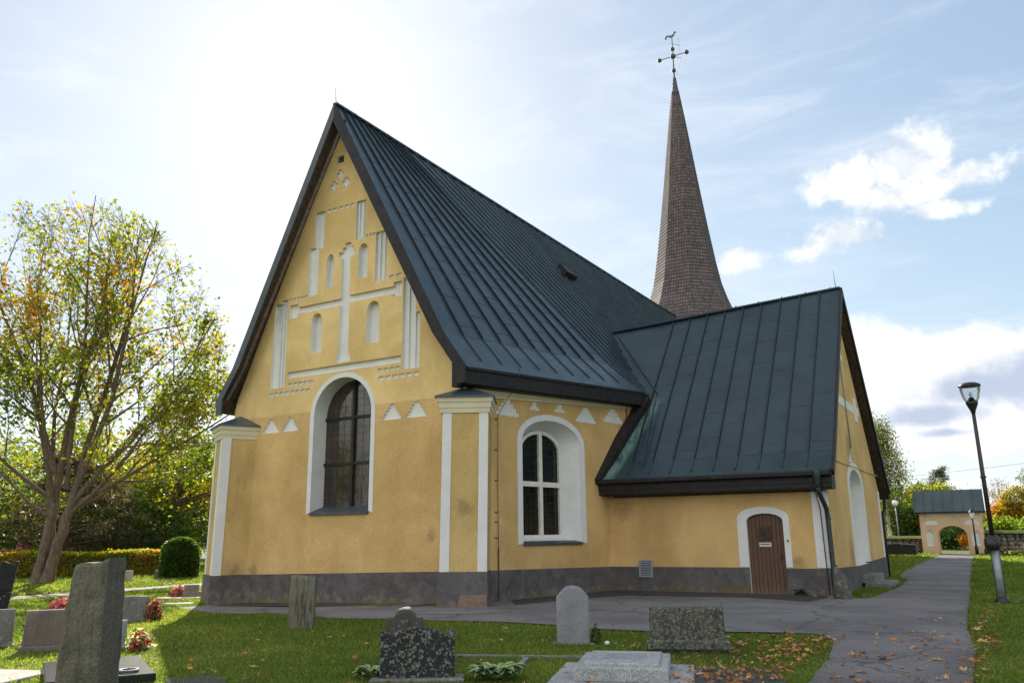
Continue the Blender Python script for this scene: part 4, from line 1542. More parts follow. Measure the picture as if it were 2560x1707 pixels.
# ------------------------------------------------------------------ gravestones
def stone(w0, w1, h, t, top=None, nu=18, nw=14, rough=0.0, seed=0, lean=0.0, round_=0.012, t1=None, topz=None):
    """upright slab in local coordinates: width x, thickness y, height z"""
    top = top or (lambda u: 1.0)
    t1 = t if t1 is None else t1
    b = MB()
    idx = {}
    def P(i, k, side):
        u = i / nu
        w = k / nw
        wd = lerp(w0, w1, w)
        z = h * w * top(u)
        x = (u - 0.5) * wd + lean * z
        tt = lerp(t, t1, w)
        edge = min(u, 1 - u) * wd
        inset = round_ * max(0, 1 - edge / 0.03) + round_ * max(0, 1 - (h * top(u) - z) / 0.03)
        y = side * (tt / 2 - inset)
        p = Vector((x, y, z))
        if rough:
            q = p * 5.0 + Vector((seed, seed * 2.3, 0))
            p += Vector((noise.noise(q), noise.noise(q + Vector((9, 0, 0))) * 1.4, noise.noise(q + Vector((0, 9, 0))) * (0.6 if w > 0.02 else 0))) * rough
            q = p * 17.0 + Vector((seed, 0, 3))
            p += Vector((0, noise.noise(q), noise.noise(q + Vector((5, 5, 5))) * (0.6 if w > 0.02 else 0))) * rough * 0.45
        return p
    for side in (-1, 1):
        for i in range(nu + 1):
            for k in range(nw + 1):
                idx[i, k, side] = b.vert(P(i, k, side))
    for i in range(nu):
        for k in range(nw):
            b.facei((idx[i, k, -1], idx[i + 1, k, -1], idx[i + 1, k + 1, -1], idx[i, k + 1, -1]))
            b.facei((idx[i, k, 1], idx[i, k + 1, 1], idx[i + 1, k + 1, 1], idx[i + 1, k, 1]))
    for i in range(nu):
        b.facei((idx[i, nw, -1], idx[i + 1, nw, -1], idx[i + 1, nw, 1], idx[i, nw, 1]))
        b.facei((idx[i, 0, 1], idx[i + 1, 0, 1], idx[i + 1, 0, -1], idx[i, 0, -1]))
    for k in range(nw):
        b.facei((idx[0, k, 1], idx[0, k, -1], idx[0, k + 1, -1], idx[0, k + 1, 1]))
        b.facei((idx[nu, k, -1], idx[nu, k, 1], idx[nu, k + 1, 1], idx[nu, k + 1, -1]))
    return b


def lbuild(name, mb, mats, parent=None, loc=None, rz=0.0):
    """mesh given in local coordinates"""
    me = bpy.data.meshes.new(name)
    me.from_pydata([tuple(p) for p in mb.v], [], mb.f)
    if any(mb.m):
        me.polygons.foreach_set('material_index', mb.m)
    if any(mb.sm):
        me.polygons.foreach_set('use_smooth', mb.sm)
    me.update()
    o = finish(name, me, mats, parent, loc)
    if rz:
        o.rotation_euler = (0, 0, rz)
    return o


def lbox(w, d, z0, z1, bev=0.015, dx=0.0, dy=0.0, taper=0.0):
    b = MB()
    x0, x1, y0, y1 = dx - w / 2, dx + w / 2, dy - d / 2, dy + d / 2
    b.hexa([(x0, y0, z0), (x1, y0, z0), (x1, y1, z0), (x0, y1, z0), (x0 + taper, y0 + taper, z1 - bev), (x1 - taper, y0 + taper, z1 - bev), (x1 - taper, y1 - taper, z1 - bev), (x0 + taper, y1 - taper, z1 - bev)])
    t = taper
    ring = [(x0 + t, y0 + t, z1 - bev), (x1 - t, y0 + t, z1 - bev), (x1 - t, y1 - t, z1 - bev), (x0 + t, y1 - t, z1 - bev)]
    t2 = taper + bev
    r2 = [(x0 + t2, y0 + t2, z1), (x1 - t2, y0 + t2, z1), (x1 - t2, y1 - t2, z1), (x0 + t2, y1 - t2, z1)]
    for i in range(4):
        j = (i + 1) % 4
        b.face([ring[i], ring[j], r2[j], r2[i]])
    b.face(r2)
    return b


def place(t, x, y, rz=0.0, tilt=(0, 0)):
    t.location = (x, y, gh(x, y) - 0.02)
    t.rotation_euler = (tilt[0], tilt[1], rz)


# tall rough stone close by on the left
o = lbuild('gravestone', stone(0.52, 0.42, 1.42, 0.41, lambda u: 0.97 + 0.05 * u + 0.012 * math.sin(7 * u), rough=0.018, seed=3, nu=22, nw=40, round_=0.02, t1=0.345, lean=0.015), M_gtall)
tag(o, 'tall rough olive grey granite gravestone standing close by at the left, beside a black slab', 'gravestone', 'gravestones on the lawn')
place(o, -8.80, 5.66, R(22), (0, R(0)))
# black ledger with a bronze ring
t = thing('grave_slab', 'low black polished grave slab with a round ring, beside the tall rough gravestone', 'grave slab', group='grave slabs')
lbuild('slab', lbox(1.75, 1.15, 0.0, 0.115, 0.01), M_gblk, t)
q = MB()
ring = [(0.10 * math.cos(a), 0.10 * math.sin(a), 0.135) for a in np.linspace(0, 2 * math.pi, 19)]
q.tube([(p[0] - 0.72 + 0.1, p[1] - 0.30, p[2]) for p in ring], 0.018, 6)
lbuild('bronze_ring', q, M_rod, t)
place(t, -9.95, 6.52, R(151))
q = MB()
q.tess(lambda u, w, d: (u, w, d), [[(-1.5, -1.0), (1.5, -1.0), (1.5, 1.0), (-1.5, 1.0)]], 0.02)
o = lbuild('grave_plot', lbox(3.0, 1.6, 0.0, 0.05, 0.01), M_glight)
tag(o, 'pale stone grave frame lying in sunlight in the lower left corner', 'grave slab', 'grave slabs')
place(o, -11.75, 5.15, R(20))
o = lbuild('grave_plot', lbox(0.6, 1.0, 0.0, 0.028, 0.01), M_gravd)
tag(o, 'strip of dark grave gravel lying beside the black polished slab', 'grave bed', 'grave slabs')
place(o, -8.35, 6.75, R(61))

# dark leaning stone and neighbours, far left
t = thing('gravestone', 'black leaning gravestone with pale lichen flecks at the far left edge', 'gravestone', group='gravestones on the lawn')
lbuild('headstone', stone(0.36, 0.30, 1.42, 0.16, lambda u: 1.0 + 0.015 * math.sin(9 * u), rough=0.02, seed=5, lean=0.10), M_gdark, t)
lbuild('base', lbox(0.62, 0.42, 0.0, 0.16), M_gmid, t)
place(t, -17.25, 9.0, R(58), (0, R(2)))
t = thing('gravestone', 'grey gravestone seen from behind, cut by the left edge of the picture', 'gravestone', group='gravestones on the lawn')
lbuild('headstone', stone(0.62, 0.60, 0.60, 0.14, lambda u: 1 + 0.0 * u, rough=0.004, seed=6), M_gmid, t)
lbuild('base', lbox(0.70, 0.24, 0.0, 0.06), M_gmid, t)
place(t, -14.25, 7.45, R(60))
t = thing('gravestone', 'brown grey gravestone with pink flowers above its top edge, left of the tall rough stone', 'gravestone', group='gravestones on the lawn')
lbuild('headstone', stone(0.60, 0.56, 0.60, 0.16, lambda u: 1 + 0.0 * u, rough=0.003, seed=7), M_gbrown, t)
lbuild('base', lbox(0.68, 0.26, 0.0, 0.08), M_gbrown, t)
place(t, -13.0, 7.60, R(60))
o = lbuild('gravestone', stone(0.62, 0.62, 0.56, 0.13, lambda u: 1 + 0.015 * math.sin(3 * u), rough=0.008, seed=8), M_gmid)
tag(o, 'square grey gravestone with a red bush at its side, right of the tall rough stone', 'gravestone', 'gravestones on the lawn')
place(o, -17.4, 12.15, R(42))
o = lbuild('gravestone', stone(0.50, 0.46, 0.44, 0.12, rough=0.003, seed=9), M_ggrey)
tag(o, 'small blue grey gravestone half hidden behind the tall rough stone', 'gravestone', 'gravestones on the lawn')
place(o, -12.05, 8.05, R(55))
t = thing('gravestone', 'low stepped grey gravestone beside red flowers near the church corner', 'gravestone', group='gravestones on the lawn')
lbuild('headstone', stone(0.46, 0.44, 0.40, 0.16, rough=0.006, seed=10), M_gmid, t)
lbuild('base', lbox(0.95, 0.34, 0.0, 0.20, dx=0.22), M_gmid, t)
place(t, -22.7, 17.85, R(50))
for x, y, l in ((-33.4, 22.9, 'small pale gravestone in front of the hedge, above the tall rough stone'), (-35.1, 25.7, 'small dull stone at the left foot of the clipped round bush'), (-33.7, 26.6, 'small dull stone at the right foot of the clipped round bush')):
    t = thing('gravestone', l, 'gravestone', group='gravestones on the lawn')
    lbuild('headstone', stone(0.42, 0.40, 0.48 if 'pale' in l else 0.36, 0.22, rough=0.01, seed=x), M_glight if 'pale' in l else M_gmid, t)
    if 'pale' in l:
        lbuild('base', lbox(0.55, 0.35, 0.0, 0.28, dx=-0.38), M_glight, t)
    place(t, x, y, R(48))
for x, y, w, l in ((-21.0, 15.6, 1.6, 'pale sandy stone slab lying in the sunlit grass by the red bush'), (-22.6, 17.3, 1.3, 'pale flat slab lying in front of the red flowers near the church corner'), (-33.0, 24.2, 1.5, 'pale flat slab lying in the grass before the hedge')):
    o = lbuild('grave_slab', lbox(w, 0.55, 0.0, 0.05), M_glight)
    tag(o, l, 'grave slab', 'grave slabs')
    place(o, x, y, R(40))

# thin leaning slab in front of the gable
o = lbuild('gravestone', stone(0.50, 0.47, 0.95, 0.13, lambda u: 0.99 + 0.018 * math.sin(4 * u + 1), rough=0.006, seed=11, lean=0.0), M_gthin)
tag(o, 'narrow stained sandstone gravestone standing in front of the gable wall', 'gravestone', 'gravestones on the lawn')
place(o, -11.55, 11.55, R(24), (R(-2), R(1.0)))


def arc_top(sh, rise):
    def f(u):
        s = 0.19
        if u < s or u > 1 - s:
            return sh
        v = (u - 0.5) / (0.5 - s)
        return sh + 0.02 + rise * math.sqrt(max(0.0, 1 - v * v))
    return f


o = lbuild('gravestone', stone(0.56, 0.56, 0.52, 0.10, arc_top(0.80, 0.20), nu=40, rough=0.003, seed=12), M_garch)
tag(o, 'small dark round topped gravestone behind the lichen stone, a white ornament on top', 'gravestone', 'gravestones on the lawn')
place(o, -8.32, 10.55, R(33))


def lich_top(u):
    v = abs(u - 0.5) * 2
    if v > 0.78:
        return 0.90 + 0.035 * math.sin(math.pi * (v - 0.78) / 0.22)
    return 0.84 + 0.18 * math.cos(v / 0.78 * math.pi / 2) ** 0.8


t = thing('gravestone', 'black gravestone with curved top and scroll shoulders, covered in pale lichen patches', 'gravestone', group='gravestones on the lawn')
lbuild('headstone', stone(0.88, 0.87, 0.60, 0.15, lich_top, nu=48, rough=0.005, seed=13), M_glich, t)
for sx in (-1, 1):
    q = MB()
    q.tube([(sx * 0.405, -0.078, 0.535), (sx * 0.405, 0.078, 0.535)], 0.036, 12)
    lbuild('scroll', q, M_glich, t)
lbuild('base', lbox(1.10, 0.36, 0.0, 0.05), M_gmid, t)
place(t, -6.22, 8.14, R(33))

t = thing('gravestone', 'smooth blue grey granite headstone with a cut round top on the lawn by the asphalt', 'gravestone', group='gravestones on the lawn')


def grey_top(u):
    v = abs(u - 0.5) * 2
    return 1.0 - 0.018 * min(v / 0.40, 1) ** 2 - (0.0 if v < 0.40 else 0.17 * ((v - 0.40) / 0.60) ** 1.25)


lbuild('headstone', stone(0.50, 0.50, 0.87, 0.11, grey_top, nu=30, nw=20, rough=0.004, seed=14), M_ggrey, t)
lbuild('base', lbox(0.66, 0.28, -0.02, 0.03), M_boulp, t)
place(t, -6.05, 11.85, R(24))

t = thing('gravestone', 'broad rectangular gravestone crusted with dark lichen, right of the smooth grey headstone', 'gravestone', group='gravestones on the lawn')
lbuild('headstone', stone(1.06, 1.04, 0.62, 0.22, lambda u: 1.0 + 0.012 * math.sin(11 * u), nu=40, nw=24, rough=0.010, seed=15, round_=0.02), M_grect, t)
lbuild('base', lbox(1.16, 0.34, -0.02, 0.10, 0.02), M_grect, t)
t.children[0].location = (0, 0, 0.08)
place(t, -4.2, 11.8, R(22))

# pale raised ledger in the foreground
t = thing('grave_slab', 'pale speckled granite grave slab with raised panel and a stepped base, lowest in the picture', 'grave slab', group='grave slabs')
lbuild('base', lbox(1.62, 1.55, 0.0, 0.05, 0.01), M_gslab, t)
lbuild('block', lbox(1.06, 1.22, 0.055, 0.20, 0.012), M_gslab, t)
lbuild('raised_panel', lbox(0.86, 1.00, 0.20, 0.235, 0.012), M_gslab, t)
q = MB()
for k in range(6):
    y = -0.16 + 0.085 * k
    x = -0.26 + 0.05 * rnd.random()
    while x < 0.24:
        w_ = 0.012 + 0.02 * rnd.random()
        q.box(x, x + w_, y, y + 0.028, 0.2352, 0.2358)
        x += w_ + 0.008
lbuild('inscription', q, M_gmid, t)
place(t, -4.17, 9.47, R(19))
o = lbuild('grave_bed', lbox(1.2, 1.3, 0.0, 0.026, 0.01), M_gravd)
tag(o, 'bed of dark gravel with fallen leaves right of the pale granite slab', 'grave bed', 'grave slabs')
place(o, -3.05, 9.95, R(19))
for x, y, w, rz, l in ((-6.3, 10.2, 2.3, 22, 'narrow grey kerb stone flush in the grass behind the pale slab'), (-5.65, 9.5, 1.5, 112, 'narrow grey kerb stone flush in the grass left of the pale slab')):
    o = lbuild('kerb_stone', lbox(w, 0.08, 0.0, 0.034, 0.005), M_gmid)
    tag(o, l, 'kerb stone', 'kerb stones in the lawn')
    place(o, x, y, R(rz))

# small white things
q = MB()
q.lathe([(0.001, -0.12), (0.025, -0.09), (0.045, -0.02), (0.05, 0.03), (0.038, 0.075), (0.001, 0.095)], 12)
b2 = MB()
for p in q.v:
    b2.vert((p[2] * 0.75, p[0] * 0.75, p[1] * 0.56 + 0.03))
for f in q.f:
    b2.facei(f, 0, True)
b2.hexa([(-0.13, -0.012, 0.015), (-0.06, -0.022, 0.015), (-0.06, 0.022, 0.015), (-0.13, 0.012, 0.015), (-0.13, -0.012, 0.02), (-0.06, -0.02, 0.035), (-0.06, 0.02, 0.035), (-0.13, 0.012, 0.02)])
o = lbuild('ornament', b2, M_white_o)
tag(o, 'small white bird shaped ornament lying on top of the round topped dark gravestone', 'ornament')
o.location = (-8.30, 10.56, 0.505)
o.rotation_euler = (0, 0, R(33))
q = MB()
q.ball((0, 0, 0.03), 0.045, 8, sz=0.75)
o = lbuild('ornament', q, M_white_o)
tag(o, 'small white rounded stone in the grass at the right foot of the grey headstone', 'ornament')
place(o, -5.55, 12.0, 0)

# boulder and doorstep by the sacristy corner
def rock(sx, sy, sz, seed, n=12):
    b = MB()
    b.ball((0, 0, 0), 1.0, n)
    for i, p in enumerate(b.v):
        v = Vector(p)
        k = 1 + 0.28 * noise.noise(v * 1.6 + Vector((seed, 0, 0))) + 0.10 * noise.noise(v * 4.5 + Vector((0, seed, 0)))
        v = v * k
        b.v[i] = (v.x * sx, v.y * sy, v.z * sz)
    return b


o = lbuild('boulder', rock(0.20, 0.36, 0.66, 4), M_boul)
tag(o, 'upright lichen spotted boulder leaning against the corner of the low wing by the downpipe', 'boulder')
o.location = (-3.86, 22.35, 0.05)
o.rotation_euler = (R(8), R(-8), R(20))
t = thing('stone_steps', 'two worn stone steps below the white blind doorway in the low wing gable', 'steps')
for w, d, z0, z1, dx in ((0.42, 1.7, 0.12, 0.34, -0.12), (0.70, 2.3, -0.05, 0.12, 0.12)):
    b = stone(d, d, z1 - z0, w, rough=0.012, seed=z1 * 9, nu=14, nw=4)
    q = lbuild('step', b, M_gmid, t)
    q.location = (dx, 0, z0)
    q.rotation_euler = (0, 0, R(90))
t.location = (-3.75, 27.8, 0)
for x, y, sz in ((-4.55, 22.5, 0.06), (-4.1, 22.1, 0.07), (-3.5, 23.1, 0.06)):
    o = lbuild('field_stone', rock(sz * 1.4, sz, sz * 0.8, x * 3, 8), M_boul)
    tag(o, 'small rough field stone lying at the foot of the low wing corner', 'stone', 'field stones at the wall foot')
    o.location = (x, y, sz * 0.3)

# ------------------------------------------------------------------ lamps
t = thing('street_lamp', 'tall black street lamp with clear bowl lantern on the lawn right of the path', 'street lamp', (-0.44, 22.5, 0), 'lamp posts')
q = MB()
q.tube([(0, 0, -0.1), (0, 0, 1.25)], [0.085, 0.082], 16, cap=True)
q.lathe([(0.11, -0.1), (0.115, 0.06), (0.09, 0.1)], 16)
lbuild('base_tube', q, M_post_g, t)
q = MB()
q.tube([(0.055, 0.02, 0.0), (0.055, 0.02, 1.25)], 0.055, 10)
q.tube([(-0.07, 0.02, 0.0), (-0.07, 0.02, 1.25)], 0.022, 8)
q.lathe([(0.16, -0.05), (0.165, 0.03), (0.12, 0.10), (0.10, 0.12)], 16)
lbuild('cable_cover', q, M_black, t)
q = MB()
q.tube([(0, 0, 1.2), (0, 0, 4.52)], [0.055, 0.040], 14)
q.lathe([(0.066, 2.82), (0.066, 2.86)], 14)
lbuild('pole', q, M_post_b, t)
q = MB()
q.lathe([(0.07, 1.14), (0.12, 1.18), (0.125, 1.44), (0.07, 1.5)], 16)
b = MB()
q.lathe([(0.001, 1.15), (0.12, 1.18), (0.13, 1.30), (0.12, 1.42), (0.001, 1.45)], 8, (-0.09, -0.06, 0))
lbuild('switch_box', q, M_black, t)
q = MB()
q.lathe([(0.048, 4.36), (0.06, 4.42), (0.12, 4.56), (0.135, 4.60), (0.13, 4.64), (0.075, 4.67), (0.06, 4.72), (0.035, 4.75), (0.001, 4.76)], 20)
lbuild('lantern_cup', q, M_black, t)
q = MB()
q.lathe([(0.130, 4.63), (0.175, 4.71), (0.215, 4.86), (0.235, 5.02), (0.232, 5.02), (0.212, 4.86), (0.172, 4.713), (0.127, 4.633)], 24)
lbuild('lantern_glass', q, M_clear, t)
q = MB()
q.lathe([(0.245, 5.005), (0.25, 5.02), (0.23, 5.06), (0.14, 5.10), (0.001, 5.115)], 24)
lbuild('lantern_cap', q, M_black, t)
q = MB()
q.ball((0, 0, 4.82), 0.045, 8, sz=1.3)
lbuild('bulb', q, M_milk, t)
t.rotation_euler = (R(0.6), R(-0.8), R(20))

t = thing('street_lamp', 'black lantern on a slim post standing before the right pier of the gate', 'street lamp', (-2.2, 61.0, 0), 'lamp posts')
q = MB()
q.lathe([(0.10, 0), (0.10, 0.55), (0.07, 0.60), (0.055, 0.65), (0.05, 1.5), (0.04, 2.25), (0.03, 2.3)], 10)
lbuild('pole', q, M_black, t)
q = MB()
q.lathe([(0.08, 0), (0.085, 0.5)], 10, (0, 0, 0.02))
lbuild('pole_foot', q, M_post_g, t)
q = MB()
q.lathe([(0.07, 2.30), (0.17, 2.66)], 6, sm=False)
lbuild('lantern_glass', q, M_milk, t)
q = MB()
q.lathe([(0.20, 2.66), (0.19, 2.70), (0.08, 2.82), (0.06, 2.86), (0.03, 2.93), (0.001, 2.95)], 6, sm=False)
q.lathe([(0.03, 2.25), (0.085, 2.30)], 6, sm=False)
lbuild('lantern_cap', q, M_trim, t)

t = thing('street_lamp', 'pale globe lamp on a grey post beyond the stone wall, left of the gate', 'street lamp', (-8.7, 80.0, 0), 'lamp posts')
q = MB()
q.tube([(0, 0, 0), (0, 0, 3.68)], [0.06, 0.045], 8)
lbuild('pole', q, M_post_g, t)
q = MB()
q.ball((0, 0, 3.92), 0.26, 12)
lbuild('lamp_globe', q, M_milk, t)
q = MB()
q.lathe([(0.06, 3.62), (0.12, 3.69)], 10)
lbuild('globe_collar', q, M_post_g, t)

# ------------------------------------------------------------------ gate building, walls, bin
GX0, GX1, GYY = -5.45, -1.75, 63.0
t = thing('gate_building', 'small salmon yellow gate building with arched passage and a dark metal saddle roof', 'gate building', ((GX0 + GX1) / 2, GYY, 0))


def FGt(u, w, d):
    return (u, GYY + d, w)


ga = (-4.46, -2.70, -0.2, 1.22, 1.86)
q = MB()
gh_ = [(arch(-5.14, -4.70, 0.54, 1.35, 1.58, 8), 0.08, None), (arch(-2.46, -1.95, 0.54, 1.28, 1.52, 8), 0.08, None),
       (rect(-5.0, -2.2, 2.53, 2.67), 0.05, None)]
xs = -5.0
while xs < -2.3:
    gh_.append((rect(xs, xs + 0.09, 2.34, 2.42), 0.05, None))
    xs += 0.21
out = [(GX0, -0.3), (ga[0], -0.3)] + arch(*ga, n=16)[:1:-1] + [(ga[1], -0.3), (GX1, -0.3), (GX1, 2.9), (GX0, 2.9)]
q.panel(FGt, out, gh_, 0, 1, 0)
q.tess(lambda u, w, d: FGt(u, w, 1.9), [out], 0, 0, True)
pas = [(ga[0], -0.3)] + arch(*ga, n=16)[:1:-1] + [(ga[1], -0.3)]
for a, b in zip(pas[:-1], pas[1:]):
    q.face([FGt(a[0], a[1], 0), FGt(b[0], b[1], 0), FGt(b[0], b[1], 1.9), FGt(a[0], a[1], 1.9)])
for x in (GX0, GX1):
    q.face([(x, GYY, -0.3), (x, GYY + 1.9, -0.3), (x, GYY + 1.9, 2.9), (x, GYY + 0.95, 4.1), (x, GYY, 2.9)])
gw = build('wall', q, [M_salmon, M_white], t)
for h_ in gh_:
    q = MB()
    q.tess(FGt, [h_[0]], h_[1] - 0.002)
    build('blind_niche' if len(h_[0]) > 6 else 'relief_panel', q, M_white, gw)
for x0 in (-5.2, -2.78):
    q = MB()
    q.prism(FGt, [(x0, 1.92), (x0 + 0.86, 1.92), (x0 + 0.86, 2.06), (x0 + 0.76, 2.06), (x0 + 0.76, 2.2), (x0 + 0.14, 2.2), (x0 + 0.14, 2.06), (x0, 2.06)], -0.01, 0.002)
    build('relief_panel', q, M_white, gw)
q = MB()
roof(q, [V(GX0 - 0.25, GYY - 0.25, 2.78), V(GX0 - 0.25, GYY - 0.15, 2.93), V(GX0 - 0.25, GYY + 0.95, 4.25)], [V(GX1 + 0.2, GYY - 0.25, 2.78), V(GX1 + 0.2, GYY - 0.15, 2.93), V(GX1 + 0.2, GYY + 0.95, 4.25)], 7, nu=3, thick=0.1, joint=0, rib=(0.05, 0.05))
roof(q, [V(GX0 - 0.25, GYY + 2.15, 2.78), V(GX0 - 0.25, GYY + 2.05, 2.93), V(GX0 - 0.25, GYY + 0.95, 4.25)], [V(GX1 + 0.2, GYY + 2.15, 2.78), V(GX1 + 0.2, GYY + 2.05, 2.93), V(GX1 + 0.2, GYY + 0.95, 4.25)], 7, nu=3, thick=0.1, joint=0)
build('roof', q, [M_roofg, M_wood, M_trim], t)


def stone_wall(name, label, x0, x1, y, h, d, seed, parent=None):
    t = thing(name, label, 'stone wall', ((x0 + x1) / 2, y, 0), 'churchyard walls')
    b = MB()
    n = int((x1 - x0) / 0.25)
    for layer in range(5):
        z0, z1 = h * layer / 5 - 0.05, h * (layer + 1) / 5 + 0.02
        x = x0
        while x < x1:
            w = 0.22 + 0.34 * rnd.random()
            r = rock(w * 0.56, d * 0.55, (z1 - z0) * 0.60, x * 3 + layer, 6)
            o_ = len(b.v)
            for p in r.v:
                b.vert((p[0] + x + w / 2, p[1] + y + 0.10 * layer * 0.3, p[2] + (z0 + z1) / 2))
            for f in r.f:
                b.facei([i + o_ for i in f], 0, True)
            x += w
    build('stonework', b, M_wall, t)
    g = MB()
    m_ = 60
    for i in range(m_):
        xa, xb = lerp(x0, x1, i / m_), lerp(x0, x1, (i + 1) / m_)
        za, zb = (h + 0.12 * noise.noise(Vector((xx * 0.8, seed, 0))) + 0.06 for xx in (xa, xb))
        g.face([(xa, y - d * 0.62, za - 0.08), (xb, y - d * 0.62, zb - 0.08), (xb, y - d * 0.2, zb + 0.08), (xa, y - d * 0.2, za + 0.08)], 0, None, True)
        g.face([(xa, y - d * 0.2, za + 0.08), (xb, y - d * 0.2, zb + 0.08), (xb, y + d, zb + 0.1), (xa, y + d, za + 0.1)], 0, None, True)
    build('turf_top', g, M_ground, t)
    return t


stone_wall('stone_wall', 'dry stone wall with turf on top, left of the gate building', -22.0, -5.5, 64.2, 1.05, 0.7, 1)
stone_wall('stone_wall', 'dry stone wall with turf on top, right of the gate building', -1.7, 16.0, 64.2, 1.35, 0.7, 2)
t = thing('storage_box', 'long low black storage box with a slightly peaked lid in front of the stone wall', 'storage box', (-6.7, 60.3, 0))
q = MB()
q.box(-7.9, -5.6, 60.0, 60.9, -0.05, 0.62)
build('box', q, M_black, t)
q = MB()
q.prism(lambda u, w, d: (u, 59.95 + d, w), [(-7.95, 0.6), (-5.55, 0.6), (-5.55, 0.66), (-6.75, 0.76), (-7.95, 0.66)], 0, 1.0)
build('lid', q, M_gdark, t)

# brick pier and wall at the far left
t = thing('brick_pier', 'low red brick wall with a square brick pier beyond the hedge at the far left', 'brick wall', (-57.0, 31.4, 0))
q = MB()
q.box(-57.6, -56.9, 31.0, 31.7, -0.3, 1.75)
build('pier', q, M_brick, t)
q = MB()
q.box(-57.7, -56.8, 30.9, 31.8, 1.75, 1.9)
build('pier_cap', q, M_gmid, t)
q = MB()
q.hexa([(-66, 21.0, -0.3), (-65.7, 20.6, -0.3), (-57.0, 30.9, -0.3), (-57.3, 31.2, -0.3), (-66, 21.0, 0.9), (-65.7, 20.6, 0.9), (-57.0, 30.9, 0.9), (-57.3, 31.2, 0.9)])
build('wall', q, M_brick, t)
q = MB()
q.hexa([(-66.05, 21.05, 0.9), (-65.65, 20.55, 0.9), (-56.95, 30.85, 0.9), (-57.35, 31.25, 0.9), (-66.05, 21.05, 1.0), (-65.65, 20.55, 1.0), (-56.95, 30.85, 1.0), (-57.35, 31.25, 1.0)])
build('wall_coping', q, M_brick, t)
# overhead cable
q = MB()
pts = [(-14 + 30 * k / 12, 124 - 36 * k / 12, 8.55 + 0.5 * (k / 12) - 1.2 * (k / 12) * (1 - k / 12)) for k in range(13)]
q.tube(pts, 0.022, 5)
o = build('overhead_cable', q, M_iron, loc=(0, 120, 10))
tag(o, 'thin overhead cable crossing the sky above the gate building', 'cable')

# ------------------------------------------------------------------ foliage helpers
rng = np.random.default_rng(11)


def quads_mesh(name, C, size, palette, weights, mats, parent=None, loc=(0, 0, 0), aspect=0.62, up=0.3, jitter=0.18, mi=None, clump=None, droop=0.0, kind=None):
    """cloud of kite shaped leaves; C is an array of centres in world space"""
    n = len(C)
    C = np.asarray(C, float) - np.asarray(loc, float)
    nrm = rng.normal(size=(n, 3))
    nrm[:, 2] = np.abs(nrm[:, 2]) + up
    nrm /= np.linalg.norm(nrm, axis=1)[:, None]
    a = rng.normal(size=(n, 3))
    a[:, 2] -= droop
    a -= nrm * (a * nrm).sum(1)[:, None]
    a /= np.linalg.norm(a, axis=1)[:, None] + 1e-9
    b = np.cross(nrm, a)
    s = size * (0.65 + 0.7 * rng.random(n))[:, None]
    v = np.empty((n, 4, 3))
    v[:, 0] = C - a * s
    v[:, 1] = C + b * s * aspect - a * s * 0.1 + nrm * s * 0.12
    v[:, 2] = C + a * s
    v[:, 3] = C - b * s * aspect - a * s * 0.1 + nrm * s * 0.12
    me = bpy.data.meshes.new(name)
    me.vertices.add(n * 4)
    me.vertices.foreach_set('co', v.reshape(-1))
    me.loops.add(n * 4)
    me.loops.foreach_set('vertex_index', np.arange(n * 4, dtype=np.int32))
    me.polygons.add(n)
    me.polygons.foreach_set('loop_start', np.arange(0, n * 4, 4, dtype=np.int32))
    me.polygons.foreach_set('loop_total', np.full(n, 4, dtype=np.int32))
    pal = np.array(palette)
    if clump is None:
        pick = rng.choice(len(pal), size=n, p=np.array(weights) / sum(weights))
    else:
        w = np.array(weights, float)
        w = np.cumsum(w / w.sum())
        key = np.clip(clump + 0.22 * rng.normal(size=n), 0, 0.9999)
        pick = np.searchsorted(w, key)
    cc = pal[np.clip(pick, 0, len(pal) - 1)] * (1 + jitter * rng.normal(size=(n, 1)))
    cc = np.clip(cc, 0.004, 1)
    rgba = np.ones((n, 4, 4))
    rgba[:, :, :3] = cc[:, None, :]
    at = me.color_attributes.new('tint', 'FLOAT_COLOR', 'POINT')
    at.data.foreach_set('color', rgba.reshape(-1))
    me.update()
    o = finish(name, me, mats, parent, None if parent is not None else loc, kind)
    return o


def fbm_key(C, sc, seed=0.0):
    return np.array([0.5 + 0.62 * noise.noise(Vector((p[0] * sc + seed, p[1] * sc, p[2] * sc))) for p in C])


GREENS = [(0.020, 0.050, 0.010), (0.035, 0.075, 0.012), (0.060, 0.105, 0.016), (0.105, 0.145, 0.020), (0.18, 0.17, 0.022), (0.26, 0.19, 0.020)]


